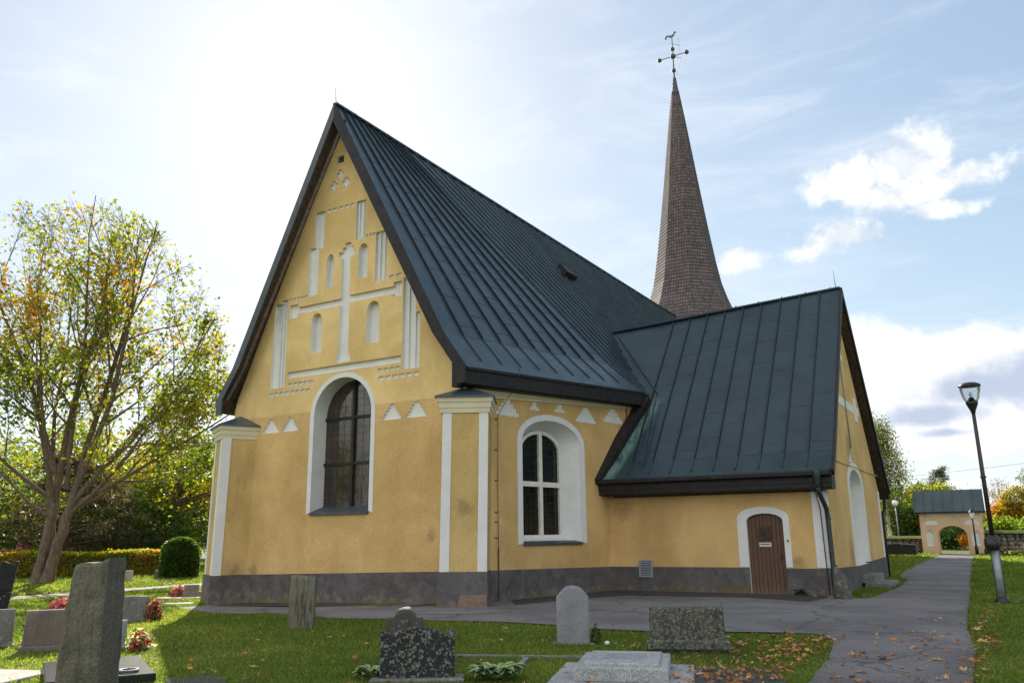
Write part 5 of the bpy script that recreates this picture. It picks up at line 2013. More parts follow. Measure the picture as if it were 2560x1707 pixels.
def maple():
    base = Vector((-35.7, 20.5, -0.25))
    t = thing('maple_tree', 'large multi stemmed maple with thin yellow green autumn leaves at the left', 'tree', base, 'trees left of the church')
    r = random.Random(5)
    side = Vector((0.857, 0.516, 0))
    deep = Vector((-0.516, 0.857, 0))
    wood = MB()
    tips = []

    def to(p):
        return base + side * p[0] + deep * p[1] + Vector((0, 0, p[2]))

    def out_env(p):
        v = p - base
        u, w, z = v.dot(side) + 0.25, v.dot(deep), v.z - 9.0
        k = 1 + 0.10 * noise.noise(p * 0.5)
        return (u / 7.1) ** 2 + (w / 6.2) ** 2 + (z / 8.1) ** 2 > k

    def grow(p, d, length, rad, level):
        seg = 5 if level < 2 else 4 if level == 2 else 2
        pts, rr = [p.copy()], [rad]
        d = d.normalized()
        for k in range(seg):
            if level > 0 and out_env(p):
                break
            d = (d + Vector((r.gauss(0, 1), r.gauss(0, 1), r.gauss(0, 1))) * (0.07 + 0.03 * level) + Vector((0, 0, 0.05 if level < 3 else 0.02))).normalized()
            p = p + d * length / seg
            pts.append(p.copy())
            rr.append(max(rad * (1 - (k + 1) / seg * 0.72), 0.006))
        seg = len(pts) - 1
        if seg < 1:
            return
        wood.tube(pts, rr, 8 if level == 0 else 6 if level == 1 else 4 if level == 2 else 3, cap=False)
        if level >= 2:
            for k in range(1, len(pts)):
                tips.append((pts[k], level))
        if level == 3:
            return
        nch = {0: 8, 1: 7, 2: 6}[level]
        for c in range(nch):
            tt = 0.22 + 0.78 * (c + r.random() * 0.7) / nch
            i = min(int(tt * seg), seg - 1)
            q = lerp(pts[i], pts[i + 1], tt * seg - i)
            ax = d.orthogonal()
            ax.rotate(Matrix.Rotation(r.random() * 6.283, 3, d))
            ang = R(r.uniform(18, 42))
            nd = (d * math.cos(ang) + ax * math.sin(ang)).normalized()
            grow(q, nd, length * r.uniform(0.36, 0.55) * (1.15 - 0.45 * tt), max(rr[i] * 0.5, 0.008), level + 1)
        if level < 3:
            grow(pts[-1], d, length * 0.42, rr[-1], level + 1)

    stems = [([(-0.22, 0, 0.1), (-0.14, 0, 1.2), (0.05, 0.1, 3.0), (0.12, 0.1, 4.6)], 0.22, 0.16),
             ([(0.18, 0, 0.1), (0.34, 0, 1.2), (0.9, -0.1, 3.2), (1.0, -0.1, 4.0)], 0.25, 0.18),
             ([(-0.05, 0.3, 0.0), (-0.1, 0.5, 2.0), (-0.6, 0.7, 4.2)], 0.18, 0.13)]
    for pts, r0, r1 in stems:
        fine = []
        for k in range(len(pts) - 1):
            for q in range(4):
                fine.append(to(lerp(Vector(pts[k]), Vector(pts[k + 1]), q / 4)) + Vector((r.gauss(0, 0.02), r.gauss(0, 0.02), 0)))
        fine.append(to(pts[-1]))
        wood.tube(fine, [lerp(r0, r1, k / (len(fine) - 1)) * (1.35 if k == 0 else 1.12 if k == 1 else 1.0) for k in range(len(fine))], 12, cap=False)
    limbs = [((0.12, 0.1, 4.5), (0.02, 0.05, 1), 11.5, 0.15), ((0.10, 0.1, 4.4), (-0.24, -0.1, 1), 10.5, 0.13), ((0.08, 0.1, 3.6), (-0.55, 0.2, 0.9), 9.0, 0.10),
             ((1.0, -0.1, 3.9), (0.16, 0.1, 1), 11.5, 0.15), ((1.0, -0.1, 3.9), (0.42, -0.25, 0.95), 10.8, 0.14), ((0.95, -0.1, 3.4), (0.72, 0.15, 0.80), 9.4, 0.12),
             ((0.85, -0.1, 2.9), (0.95, -0.35, 0.55), 7.8, 0.09), ((-0.6, 0.7, 4.1), (-0.22, 0.5, 1), 10.0, 0.11), ((-0.55, 0.65, 3.7), (-0.7, -0.3, 0.70), 8.2, 0.09),
             ((0.95, 0, 3.6), (0.25, 0.8, 0.9), 9.0, 0.10), ((0.1, 0, 3.5), (-0.1, -0.75, 0.95), 8.0, 0.10), ((0.85, 0.0, 3.0), (0.8, 0.5, 0.45), 6.6, 0.08), ((0.0, 0.1, 2.8), (-0.9, -0.2, 0.40), 6.0, 0.07),
             ((0.6, 0.0, 4.0), (0.05, -0.3, 1), 10.5, 0.11), ((0.9, 0.0, 3.3), (1.0, 0.05, 0.42), 8.4, 0.09)]
    for p, d, ln, rad in limbs:
        dd = side * d[0] + deep * d[1] + Vector((0, 0, d[2]))
        grow(to(p), dd, ln * 0.98, rad, 0 if ln > 7.2 else 1)
    build('trunk', wood, M_bark, t)
    C, key = [], []
    for p, lv in tips:
        zf = (p.z - base.z) / 17.0
        dens = 2.5 if lv == 3 else 1.2
        dens *= 1.85 - 1.45 * zf
        if noise.noise(p * 0.45) < -0.08:
            dens *= 0.25
        k = int(dens + r.random())
        for i in range(k):
            q = p + Vector((r.gauss(0, 0.17), r.gauss(0, 0.17), r.gauss(-0.05, 0.15)))
            C.append(q)
    C = np.array([tuple(c) for c in C])
    key = fbm_key(C, 0.33, 2.0) + 0.10 * ((C[:, 2] - 6) / 10)
    pal = [(0.075, 0.115, 0.014), (0.13, 0.17, 0.018), (0.21, 0.22, 0.020), (0.31, 0.25, 0.022), (0.36, 0.22, 0.024), (0.28, 0.13, 0.022)]
    quads_mesh('crown', C, 0.098, pal, [2.0, 3.6, 3.4, 1.3, 0.25, 0.05], M_leaf, t, base, 0.7, 0.2, 0.2, clump=key)
    print('maple leaves', len(C), 'tips', len(tips))


maple()


def broad_tree(name, label, base, crown, nclump, per, size, pal, w, tr, group, spread=0.55, mat_=None, bark=None, droop=0.0, aspect=0.6, shell=0.55, seed=1, ks=0.4):
    """crown: list of (cx,cy,cz,rx,ry,rz) ellipsoids in world space"""
    r = random.Random(seed)
    t = thing(name, label, 'tree', base, group)
    wood = MB()
    cz = max(c[2] for c in crown)
    top = Vector((base[0] + r.uniform(-0.3, 0.3), base[1], cz))
    pts = [lerp(Vector(base), top, k / 6) + Vector((r.gauss(0, 0.08), r.gauss(0, 0.08), 0)) for k in range(7)]
    wood.tube(pts, [tr * (1.25 if k == 0 else 1 - 0.12 * k) for k in range(7)], 8, cap=False)
    C = []
    for k in range(nclump):
        c = crown[r.randrange(len(crown))] if len(crown) > 1 else crown[0]
        v = Vector((r.gauss(0, 1), r.gauss(0, 1), r.gauss(0, 1))).normalized() * (shell + (1 - shell) * r.random())
        p = Vector((c[0] + v.x * c[3], c[1] + v.y * c[4], c[2] + v.z * c[5]))
        if k % 3 == 0:
            h0 = lerp(pts[1], pts[-1], min(max((p.z - base[2]) / (cz - base[2]) * 0.7, 0.05), 0.95))
            m_ = lerp(h0, p, 0.5) + Vector((0, 0, 0.25))
            wood.tube([h0, m_, p], [tr * 0.28, tr * 0.15, 0.012], 4, cap=False)
        n = int(per * (0.5 + r.random()))
        s = spread * (0.6 + 0.8 * r.random())
        for i in range(n):
            q = p + Vector((r.gauss(0, s), r.gauss(0, s), r.gauss(0, s * 0.7)))
            if droop:
                q.z -= abs(r.gauss(0, droop))
            C.append(tuple(q))
    build('trunk', wood, bark or M_bark, t)
    C = np.array(C)
    quads_mesh('crown', C, size, pal, w, mat_ or M_leaf, t, base, aspect, 0.2, 0.22, clump=fbm_key(C, ks, seed * 3.1), droop=1.2 if droop else 0)
    return t


YG = [(0.045, 0.085, 0.012), (0.09, 0.14, 0.016), (0.16, 0.19, 0.020), (0.27, 0.23, 0.022), (0.36, 0.25, 0.024)]
DK = [(0.018, 0.042, 0.010), (0.035, 0.068, 0.014), (0.06, 0.10, 0.020), (0.10, 0.13, 0.03)]


def cyl(x, y, ang=0):
    return (x, y)


GL = 'trees left of the church'
broad_tree('lime_tree', 'yellow green tree with dark forked trunk behind the hedge, close to the church corner', (-50.0, 37.5, -0.3), [(-50, 37.5, 6.8, 2.8, 2.8, 2.9), (-48.4, 40.2, 5.6, 2.4, 2.4, 3.0), (-51.5, 36, 4.6, 2.4, 2.4, 2.0)], 170, 60, 0.13, YG, [1.2, 2.5, 3, 2.4, 1.6], 0.34, GL, 0.55, seed=2)
broad_tree('dark_broadleaf_tree', 'dark green broadleaf tree behind the hedge, next to the church corner pillar', (-49.5, 43.0, -0.3), [(-49.5, 43, 4.0, 2.6, 2.6, 3.8), (-47.8, 45, 2.6, 2.2, 2.2, 2.4)], 110, 60, 0.13, DK + [(0.13, 0.14, 0.02)], [2, 3, 3, 2, 1.4], 0.3, GL, 0.55, seed=3)
broad_tree('dark_broadleaf_tree', 'low shadowy tree between the maple trunk and the clipped bush behind the hedge', (-50.0, 33.0, -0.3), [(-50, 33, 2.6, 3.6, 2.5, 2.6), (-47.5, 35, 1.8, 2.4, 2, 1.8)], 110, 60, 0.12, DK + [(0.12, 0.14, 0.02), (0.19, 0.18, 0.025)], [1.4, 2.5, 3, 2.2, 1.4, 0.8], 0.22, GL, 0.5, seed=4)
broad_tree('ash_tree', 'yellowing tree behind the maple crown, its foliage reaching low over the hedge', (-57.0, 34.5, -0.3), [(-57, 34.5, 6.0, 4.4, 4, 4.2), (-55, 37, 4.0, 3.6, 3.4, 2.8)], 150, 60, 0.15, YG, [1.5, 3, 3, 2, 0.9], 0.32, GL, 0.8, seed=5)
broad_tree('ash_tree', 'bright green tree at the far left edge beyond the brick wall', (-66.0, 32.0, -0.3), [(-66, 32, 5.2, 5.0, 5, 4.6), (-70, 25, 5, 5, 5, 4.5), (-62, 37, 3.4, 3.6, 3.4, 3)], 190, 60, 0.16, GREENS, [0.6, 1.6, 3, 3.4, 1.6, 0.6], 0.3, GL, 0.8, seed=6)
broad_tree('dark_broadleaf_tree', 'deep green wood edge tree filling the gap behind the pine trunk', (-66.0, 48.0, -0.3), [(-66, 48, 5, 8, 5, 5), (-60, 54, 5, 6, 5, 4.5)], 190, 70, 0.18, DK + [(0.12, 0.14, 0.03)], [2, 3, 3, 2, 1], 0.3, GL, 0.8, seed=7)

broad_tree('dark_broadleaf_tree', 'full dark green tree at the far left behind the brick wall', (-72.0, 38.5, -0.3), [(-72, 38.5, 4.4, 6.5, 5, 4.8), (-78, 33, 4, 6, 5, 4.5)], 210, 70, 0.18, DK + [(0.13, 0.15, 0.03)], [2, 3, 3, 2, 1], 0.3, GL, 0.8, seed=27)
broad_tree('dark_broadleaf_tree', 'full dark green tree between the maple and the lime, far behind the hedge', (-62.0, 44.0, -0.3), [(-62, 44, 4.2, 5.5, 5, 4.6)], 170, 70, 0.17, DK + [(0.13, 0.15, 0.03)], [2, 3, 3, 2, 1], 0.3, GL, 0.8, seed=28)


def pine(name, label, base, h, tr, group, z0, spread, nl, pal, w, seed=1, size=0.20, bark=None):
    r = random.Random(seed)
    t = thing(name, label, 'tree', base, group)
    wood = MB()
    base = Vector(base)
    pts = [base + Vector((0.15 * math.sin(k * 0.9 + seed), 0.1 * math.cos(k), h * k / 8)) for k in range(9)]
    wood.tube(pts, [tr * (1.2 if k == 0 else 1 - 0.115 * k) for k in range(9)], 9, cap=False)
    C = []
    for k in range(nl):
        f = k / nl
        z = lerp(z0, h * 0.98, f)
        a = r.random() * 6.283
        ln = spread * (1.0 - 0.78 * f) * r.uniform(0.7, 1.15)
        i = min(int(z / h * 8), 7)
        p0 = lerp(pts[i], pts[i + 1], z / h * 8 - i)
        d = Vector((math.cos(a), math.sin(a), r.uniform(-0.15, 0.35)))
        p1 = p0 + d * ln * 0.55 + Vector((0, 0, 0.1))
        p2 = p0 + d * ln
        wood.tube([p0, p1, p2], [tr * 0.25 * (1 - 0.6 * f), tr * 0.12, 0.012], 4, cap=False)
        for s in range(6):
            q = lerp(p1, p2, r.random() * 1.05) + Vector((r.gauss(0, 0.35), r.gauss(0, 0.35), r.gauss(0.05, 0.18))) * (0.4 + ln * 0.15)
            for m_ in range(20):
                C.append(tuple(q + Vector((r.gauss(0, 0.22), r.gauss(0, 0.22), r.gauss(0, 0.13)))))
    build('trunk', wood, bark or M_pbark, t)
    C = np.array(C)
    quads_mesh('crown', C, size, pal, w, M_leafd, t, tuple(base), 0.16, 0.0, 0.25, clump=fbm_key(C, 0.5, seed))
    return t


PN = [(0.016, 0.032, 0.014), (0.030, 0.050, 0.022), (0.055, 0.070, 0.035), (0.085, 0.085, 0.050)]
pine('pine_tree', 'pine with reddish brown trunk and brownish grey needles behind the maple trunk', (-45.2, 27.0, -0.3), 6.6, 0.36, GL, 1.6, 3.6, 46, [(0.030, 0.040, 0.018), (0.060, 0.065, 0.032), (0.10, 0.085, 0.05), (0.14, 0.11, 0.07)], [1, 2, 2, 1.4], 3)
pine('pine_tree', 'grey green pine with low spreading boughs left of the lime tree', (-47.8, 30.6, -0.3), 5.4, 0.22, GL, 0.9, 3.4, 44, [(0.035, 0.05, 0.025), (0.065, 0.08, 0.04), (0.11, 0.11, 0.065)], [1, 2, 2], 4)

# trees behind the gate on the right
GR = 'trees behind the gate'
BI = [(0.045, 0.075, 0.016), (0.075, 0.11, 0.022), (0.12, 0.14, 0.03), (0.20, 0.17, 0.03)]
broad_tree('birch_tree', 'tall weeping birch with hanging twigs behind the low wing gable', (-9.6, 82.0, 0), [(-9.6, 82, 10.9, 1.1, 1.2, 2.2), (-9.3, 82, 8.8, 1.7, 1.6, 2.4), (-8.8, 82, 7.4, 1.8, 1.6, 2.2), (-9.4, 82, 4.6, 1.8, 1.8, 2.2)], 190, 52, 0.095, BI, [2, 3, 2.4, 1.0], 0.18, GR, 0.3, bark=M_bbark, droop=1.3, aspect=0.5, seed=8, shell=0.3)
broad_tree('ash_tree', 'loose green tree with yellow tinges between the birch and the gate roof', (-7.0, 88.0, 0), [(-7.0, 88, 4.3, 1.9, 2, 1.5), (-5.4, 88, 4.6, 1.3, 1.6, 1.2), (-8.9, 88, 3.6, 1.9, 2, 2.0)], 190, 60, 0.11, YG, [2.0, 3, 2.6, 1.4, 0.6], 0.2, GR, 0.4, seed=9)
broad_tree('dark_broadleaf_tree', 'dark low tree behind the stone wall, beside the globe lamp', (-9.2, 84.5, 0), [(-9.2, 84.5, 2.3, 2.0, 2, 2.2), (-7.0, 86, 2.4, 1.7, 1.8, 2.0)], 170, 60, 0.12, DK + [(0.12, 0.14, 0.02), (0.22, 0.18, 0.02)], [1.5, 2, 3, 2.4, 1.5, 0.6], 0.16, GR, 0.4, seed=10)
pine('pine_tree', 'slender young pine rising just left of the gate roof', (-6.45, 104.0, 0), 8.4, 0.10, GR, 4.6, 1.7, 30, PN, [1, 2, 2, 1], 7, 0.15)
broad_tree('dark_broadleaf_tree', 'dark tree seen through the gate arch', (-5.6, 98.0, 0), [(-5.6, 98, 1.3, 3.0, 1.5, 1.7), (-4.2, 96, 0.9, 2.0, 1.2, 1.2)], 120, 60, 0.13, DK, [3, 3, 2, 0.6], 0.2, GR, 0.4, seed=11)
broad_tree('maple_tree', 'round orange and green autumn tree right of the tall lamp post', (0.8, 92.0, 0), [(0.8, 92, 4.0, 1.9, 1.9, 1.9), (2.4, 92, 3.2, 2.0, 2.0, 2.0), (-0.6, 92, 2.9, 1.1, 1.4, 1.2)], 190, 70, 0.11, [(0.07, 0.09, 0.014), (0.13, 0.13, 0.016), (0.24, 0.17, 0.016), (0.34, 0.19, 0.016), (0.34, 0.13, 0.014)], [1.6, 2, 2.4, 2.4, 1.2], 0.16, GR, 0.35, seed=12, ks=0.5)
broad_tree('bare_tree', 'thin half bare reddish grey tree above the gate, right of its roof', (-0.6, 108.0, 0), [(-0.6, 108, 5.4, 1.7, 1.5, 1.8)], 70, 16, 0.08, [(0.10, 0.06, 0.045), (0.16, 0.09, 0.06), (0.12, 0.11, 0.05)], [1, 1, 1], 0.14, GR, 0.35, seed=13)
broad_tree('ash_tree', 'sparse grey green treetop at the right edge above the orange tree', (2.6, 112.0, 0), [(2.5, 112, 6.9, 1.4, 1.4, 1.6)], 60, 22, 0.10, [(0.05, 0.07, 0.03), (0.09, 0.10, 0.04), (0.13, 0.12, 0.05)], [1, 2, 1], 0.15, GR, 0.3, seed=14)
for x, y, rx, rz, l, s_ in ((-0.8, 82.0, 1.3, 0.9, 'bright green bush above the stone wall right of the gate', 21), (1.9, 80.0, 1.6, 0.8, 'bright yellow green bush above the stone wall at the right edge', 22), (-3.5, 75.0, 0.38, 0.5, 'small orange bush seen through the gate arch', 23), (-4.6, 77.5, 1.7, 0.9, 'dark green shrubbery seen through the gate arch', 24)):
    C = rng.normal(size=(2600 if rx > 1 else 500, 3)) * (rx * 0.45, rx * 0.4, rz * 0.42) + (x, y, 0.8 if 'shrubbery' in l else 1.75 if rx > 1 else 0.75)
    t = thing('bush', l, 'bush', (x, y, 0), 'bushes by the gate')
    q = MB()
    for k in range(7):
        a = k * 0.9
        q.tube([(x, y, 0), (x + rx * 0.4 * math.cos(a), y + rx * 0.3 * math.sin(a), 1.6 if rx > 1 else 0.9)], [0.04, 0.015], 4, cap=False)
    build('stems', q, M_bark, t)
    pal = [(0.02, 0.05, 0.012), (0.04, 0.08, 0.016)] if 'shrubbery' in l else [(0.32, 0.12, 0.012), (0.36, 0.16, 0.015)] if rx < 1 else [(0.06, 0.12, 0.012), (0.12, 0.19, 0.016), (0.20, 0.23, 0.02)]
    quads_mesh('foliage', C, 0.10 if rx > 1 else 0.07, pal, [1] * len(pal), M_leaf, t, (x, y, 0))
# distant wood
C = []
for k in range(14000):
    a = rng.uniform(-95, 40)
    d = rng.uniform(150, 190)
    x, y = d * math.sin(R(a)), d * math.cos(R(a))
    hgt = 5.0 + 3.0 * noise.noise(Vector((a * 0.25, 0, 0))) + 1.5 * noise.noise(Vector((a * 1.1, 5, 0)))
    hgt += 5.0 if a < -52 else 0
    C.append((x, y, rng.uniform(0.0, 1.0) ** 0.7 * max(hgt, 2)))
o = quads_mesh('distant_wood', C, 1.0, DK, [1, 2, 2, 1], M_leafd, None, (0, 0, 0), 0.8, kind='stuff')
# trees that the two big windows mirror
broad_tree('ash_tree', 'leafy churchyard tree mirrored in the tall gable window', (-40.0, -8.0, -0.2), [(-40, -8, 7.5, 4.5, 4.5, 4.5), (-38, -5, 4.5, 3.5, 3.5, 3)], 75, 26, 0.2, YG, [2, 3, 2, 1, 0.5], 0.32, 'trees mirrored in the windows', 0.6, seed=17)
broad_tree('ash_tree', 'leafy churchyard tree mirrored in the white framed side window', (20.0, 46.0, 0), [(20, 46, 6.5, 4.5, 4.5, 4.5), (17, 49, 3.5, 4, 4, 3)], 110, 40, 0.22, DK, [2, 3, 2, 1], 0.4, 'trees mirrored in the windows', 0.6, seed=18)

# ------------------------------------------------------------------ hedge, clipped bush, flowers
def hedge(label, P0, P1, h, w, n, pal, wts, key=None):
    P0, P1 = Vector(P0), Vector(P1)
    t = thing('hedge', label, 'hedge', tuple(lerp(P0, P1, 0.5)), 'hedges round the churchyard')
    d = (P1 - P0)
    L = d.length
    d.normalize()
    nn = Vector((-d.y, d.x, 0))
    C = []
    for k in range(n):
        s = rng.uniform(0, L)
        hh = h * (1 + 0.05 * math.sin(s * 1.3)) + 0.03 * noise.noise(Vector((s, 0, 0)))
        f = rng.random()
        if f < 0.42:
            o_, z = rng.uniform(-w / 2, w / 2), hh + rng.normal() * 0.05
        else:
            o_, z = (-w / 2 if f < 0.85 else w / 2) + rng.normal() * 0.05, rng.uniform(0.02, hh)
        p = P0 + d * s + nn * o_
        C.append((p.x, p.y, gh(p.x) + z))
    q = MB()
    a, b = P0 + d * 0.1, P1 - d * 0.1
    i_ = w / 2 - 0.12
    g_ = gh(P0.x)
    q.hexa([tuple(p + nn * s + Vector((0, 0, g_ + z))) for z in (-0.05, h - 0.14) for p, s in ((a, -i_), (b, -i_), (b, i_), (a, i_))])
    build('branch_core', q, M_bark, t)
    C = np.array(C)
    quads_mesh('foliage', C, 0.065, pal, wts, M_leaf, t, tuple(t.location), 0.7, 0.3, 0.2, clump=fbm_key(C, 1.1, 4))
    return t


hedge('long low clipped hedge in yellow green with reddish leaves behind the maple trunk', (-46.5, 19.5, 0), (-36.9, 28.6, 0), 1.12, 0.9, 15000,
      [(0.08, 0.12, 0.014), (0.18, 0.20, 0.018), (0.30, 0.26, 0.025), (0.36, 0.23, 0.035), (0.25, 0.08, 0.03)], [1.6, 3, 3.4, 1.6, 0.8])
hedge('short hedge turning orange red between the clipped bush and the church corner', (-38.2, 31.0, 0), (-34.0, 36.0, 0), 1.35, 0.9, 7000,
      [(0.12, 0.10, 0.015), (0.28, 0.15, 0.03), (0.32, 0.10, 0.04), (0.25, 0.05, 0.04)], [1, 2, 2, 1])
t = thing('clipped_bush', 'dense dark green bush clipped to a rounded dome in front of the hedge', 'bush', (-34.3, 26.2, -0.2))
C = []
for k in range(9000):
    a, z = rng.uniform(0, 6.283), rng.uniform(0, 1)
    r_ = 0.80 if z < 0.6 else 0.80 * math.sqrt(max(0, 1 - ((z - 0.6) / 0.4) ** 2))
    if z > 0.6 and rng.random() < 0.45:
        r_ *= math.sqrt(rng.random())
        z = 0.6 + 0.4 * math.sqrt(max(0, 1 - (r_ / 0.8) ** 2))
    r_ *= 1 + 0.13 * noise.noise(Vector((2.2 * math.cos(a), 2.2 * math.sin(a), 3.0 * z)))
    r_ += rng.normal() * 0.045
    C.append((-34.3 + r_ * math.cos(a), 26.2 + r_ * math.sin(a), -0.2 + 1.85 * z))
q = MB()
q.lathe([(0.72, 0.0), (0.74, 1.05), (0.6, 1.45), (0.3, 1.70), (0.001, 1.76)], 16, (-34.3, 26.2, -0.22))
build('branch_core', q, simple('dark_green_core', (0.012, 0.022, 0.008), 0.9), t)
quads_mesh('foliage', C, 0.055, [(0.022, 0.052, 0.010), (0.045, 0.09, 0.014), (0.09, 0.15, 0.022)], [2, 3, 2], M_leaf, t, (-34.3, 26.2, -0.2), 0.6)


def flower_clump(name, label, cat, x, y, z, rx, ry, rz, n, size, pal, w, leafpal=None, nleaf=0, lsize=None, mat_=None, aspect=0.8):
    t = thing(name, label, cat, (x, y, gh(x) + z), 'grave plantings')
    C = []
    for k in range(n):
        v = Vector((rng.normal(), rng.normal(), rng.normal())).normalized() * (0.7 + 0.35 * rng.random())
        C.append((x + v.x * rx, y + v.y * ry, gh(x) + z + abs(v.z) * rz))
    quads_mesh('flowers', C, size, pal, w, mat_ or M_petal, t, tuple(t.location), aspect)
    if nleaf:
        C = rng.normal(size=(nleaf, 3)) * (rx * 0.5, ry * 0.5, rz * 0.28) + (x, y, gh(x) + z + rz * 0.35)
        quads_mesh('leaves', C, lsize or size * 1.2, leafpal, [1] * len(leafpal), M_leaf, t, tuple(t.location), 0.6)
    return t


PINK = [(0.36, 0.06, 0.10), (0.50, 0.16, 0.20), (0.24, 0.03, 0.05), (0.55, 0.30, 0.31)]
GRN = [(0.03, 0.075, 0.015), (0.06, 0.12, 0.02), (0.02, 0.05, 0.012)]
flower_clump('begonia_planting', 'mound of pink and red flowers behind the brown grey gravestone', 'flowers', -13.25, 8.05, 0.42, 0.36, 0.26, 0.30, 900, 0.030, PINK, [2, 2, 1, 1], GRN, 300)
flower_clump('begonia_planting', 'tall red and pink flowering bush at the right side of the square grey gravestone', 'flowers', -17.0, 12.4, 0.0, 0.19, 0.18, 0.46, 620, 0.028, PINK + [(0.25, 0.03, 0.02)], [1, 1, 1.5, 2, 1], GRN, 420)
flower_clump('flower_planting', 'white flowers and green leaves at the left edge between two gravestones', 'flowers', -13.75, 7.95, 0.0, 0.26, 0.26, 0.36, 160, 0.028, [(0.7, 0.7, 0.62), (0.55, 0.3, 0.35)], [2, 1], [(0.05, 0.11, 0.02), (0.09, 0.17, 0.03)], 700, 0.042)
flower_clump('flower_planting', 'red flowers with silver grey foliage beside the small blue grey gravestone', 'flowers', -11.72, 8.35, 0.0, 0.17, 0.17, 0.26, 130, 0.030, [(0.45, 0.02, 0.03), (0.32, 0.04, 0.03)], [1, 1], [(0.30, 0.33, 0.34), (0.40, 0.43, 0.44), (0.07, 0.12, 0.04)], 420, 0.032)
flower_clump('begonia_planting', 'round cushion of red flowers left of the low stepped gravestone', 'flowers', -23.15, 17.75, 0.0, 0.32, 0.28, 0.34, 620, 0.033, PINK, [2, 2, 1, 2], GRN, 320)
flower_clump('dwarf_conifer', 'small green evergreen shrub at the right side of the smooth grey headstone', 'shrub', -5.76, 12.05, 0.0, 0.08, 0.08, 0.27, 260, 0.026, [(0.02, 0.05, 0.018), (0.035, 0.07, 0.02), (0.05, 0.055, 0.02)], [1, 1, 1], aspect=0.25)
for x, y, l in ((-0.75, 61.3, 'dark red flower bed at the foot of the stone wall right of the gate'), (0.0, 61.0, 'pink red flower bed at the right edge before the stone wall')):
    flower_clump('flower_bed', l, 'flowers', x, y, 0.0, 0.34, 0.3, 0.42, 700, 0.045, PINK, [3, 1, 1, 1], GRN, 400)
flower_clump('flower_bed', 'pale green ground plants before the stone wall at the right edge', 'plants', -0.1, 59.5, 0.0, 0.5, 0.4, 0.32, 60, 0.04, [(0.5, 0.5, 0.42)], [1], [(0.10, 0.16, 0.04), (0.20, 0.22, 0.08)], 700, 0.08)
for x, y, w_, h_, l, m_ in ((-1.45, 61.4, 0.7, 0.42, 'low dark gravestone beside the slim lantern post', M_gdark), (0.55, 61.2, 0.42, 0.7, 'pale gravestone at the right edge before the stone wall', M_glight)):
    o = lbuild('gravestone', stone(w_, w_, h_, 0.2, rough=0.01, seed=x), m_)
    tag(o, l, 'gravestone', 'gravestones by the far wall')
    place(o, x, y, 0)


def hosta(label, x, y, n, rad, ln):
    t = thing('hosta_plant', label, 'plant', (x, y, gh(x)), 'hostas by the lichen stone')
    b = MB()
    colr = []
    for k in range(n):
        a = rng.uniform(0, 6.283)
        r0 = rad * math.sqrt(rng.random()) * 0.55
        el = rng.uniform(0.25, 1.25)
        L_ = ln * rng.uniform(0.7, 1.15)
        d = Vector((math.cos(a), math.sin(a), 0))
        s = Vector((-d.y, d.x, 0))
        o_ = d * r0
        wd = L_ * 0.26
        rows = []
        for j in range(6):
            f = j / 5
            out_ = L_ * f * math.cos(el * (1 - 0.55 * f))
            z = L_ * (math.sin(el) * f * 1.25 - 0.85 * f * f * math.sin(el) + 0.0) + 0.03
            w = wd * math.sin(math.pi * min(f * 0.93 + 0.07, 1)) ** 0.8
            rows.append([o_ + d * out_ + s * sg * w + Vector((0, 0, z + abs(sg) * w * 0.35)) for sg in (-1, -0.55, 0, 0.55, 1)])
        for j in range(5):
            for i in range(4):
                b.face([rows[j][i], rows[j][i + 1], rows[j + 1][i + 1], rows[j + 1][i]], 0 if i in (1, 2) else 1, None, True)
    lbuild('leaves', b, [M_hg, M_hw], t)
    return t


M_hg = simple('hosta_green', (0.085, 0.15, 0.04), 0.5, var=0.3, scale=10)
M_hw = simple('hosta_cream_margin', (0.24, 0.31, 0.13), 0.5, var=0.25, scale=10)
hosta('green and cream leaved hosta at the right side of the black lichen gravestone', -5.42, 8.62, 90, 0.30, 0.25)
hosta('small green and cream leaved hosta at the left side of the black lichen gravestone', -6.78, 7.98, 40, 0.18, 0.19)
flower_clump('weed_tuft', 'small green weed growing at the wall right of the brown door', 'plant', -5.0, 22.85, 0.0, 0.14, 0.08, 0.16, 30, 0.03, [(0.03, 0.07, 0.02)], [1], GRN, 160, 0.04)

# ------------------------------------------------------------------ grass
def inside(pts, X, Y):
    n = len(pts)
    r = np.zeros(len(X), bool)
    j = n - 1
    for i in range(n):
        xi, yi = pts[i]
        xj, yj = pts[j]
        c = ((yi > Y) != (yj > Y)) & (X < (xj - xi) * (Y - yi) / (yj - yi + 1e-12) + xi)
        r ^= c
        j = i
    return r


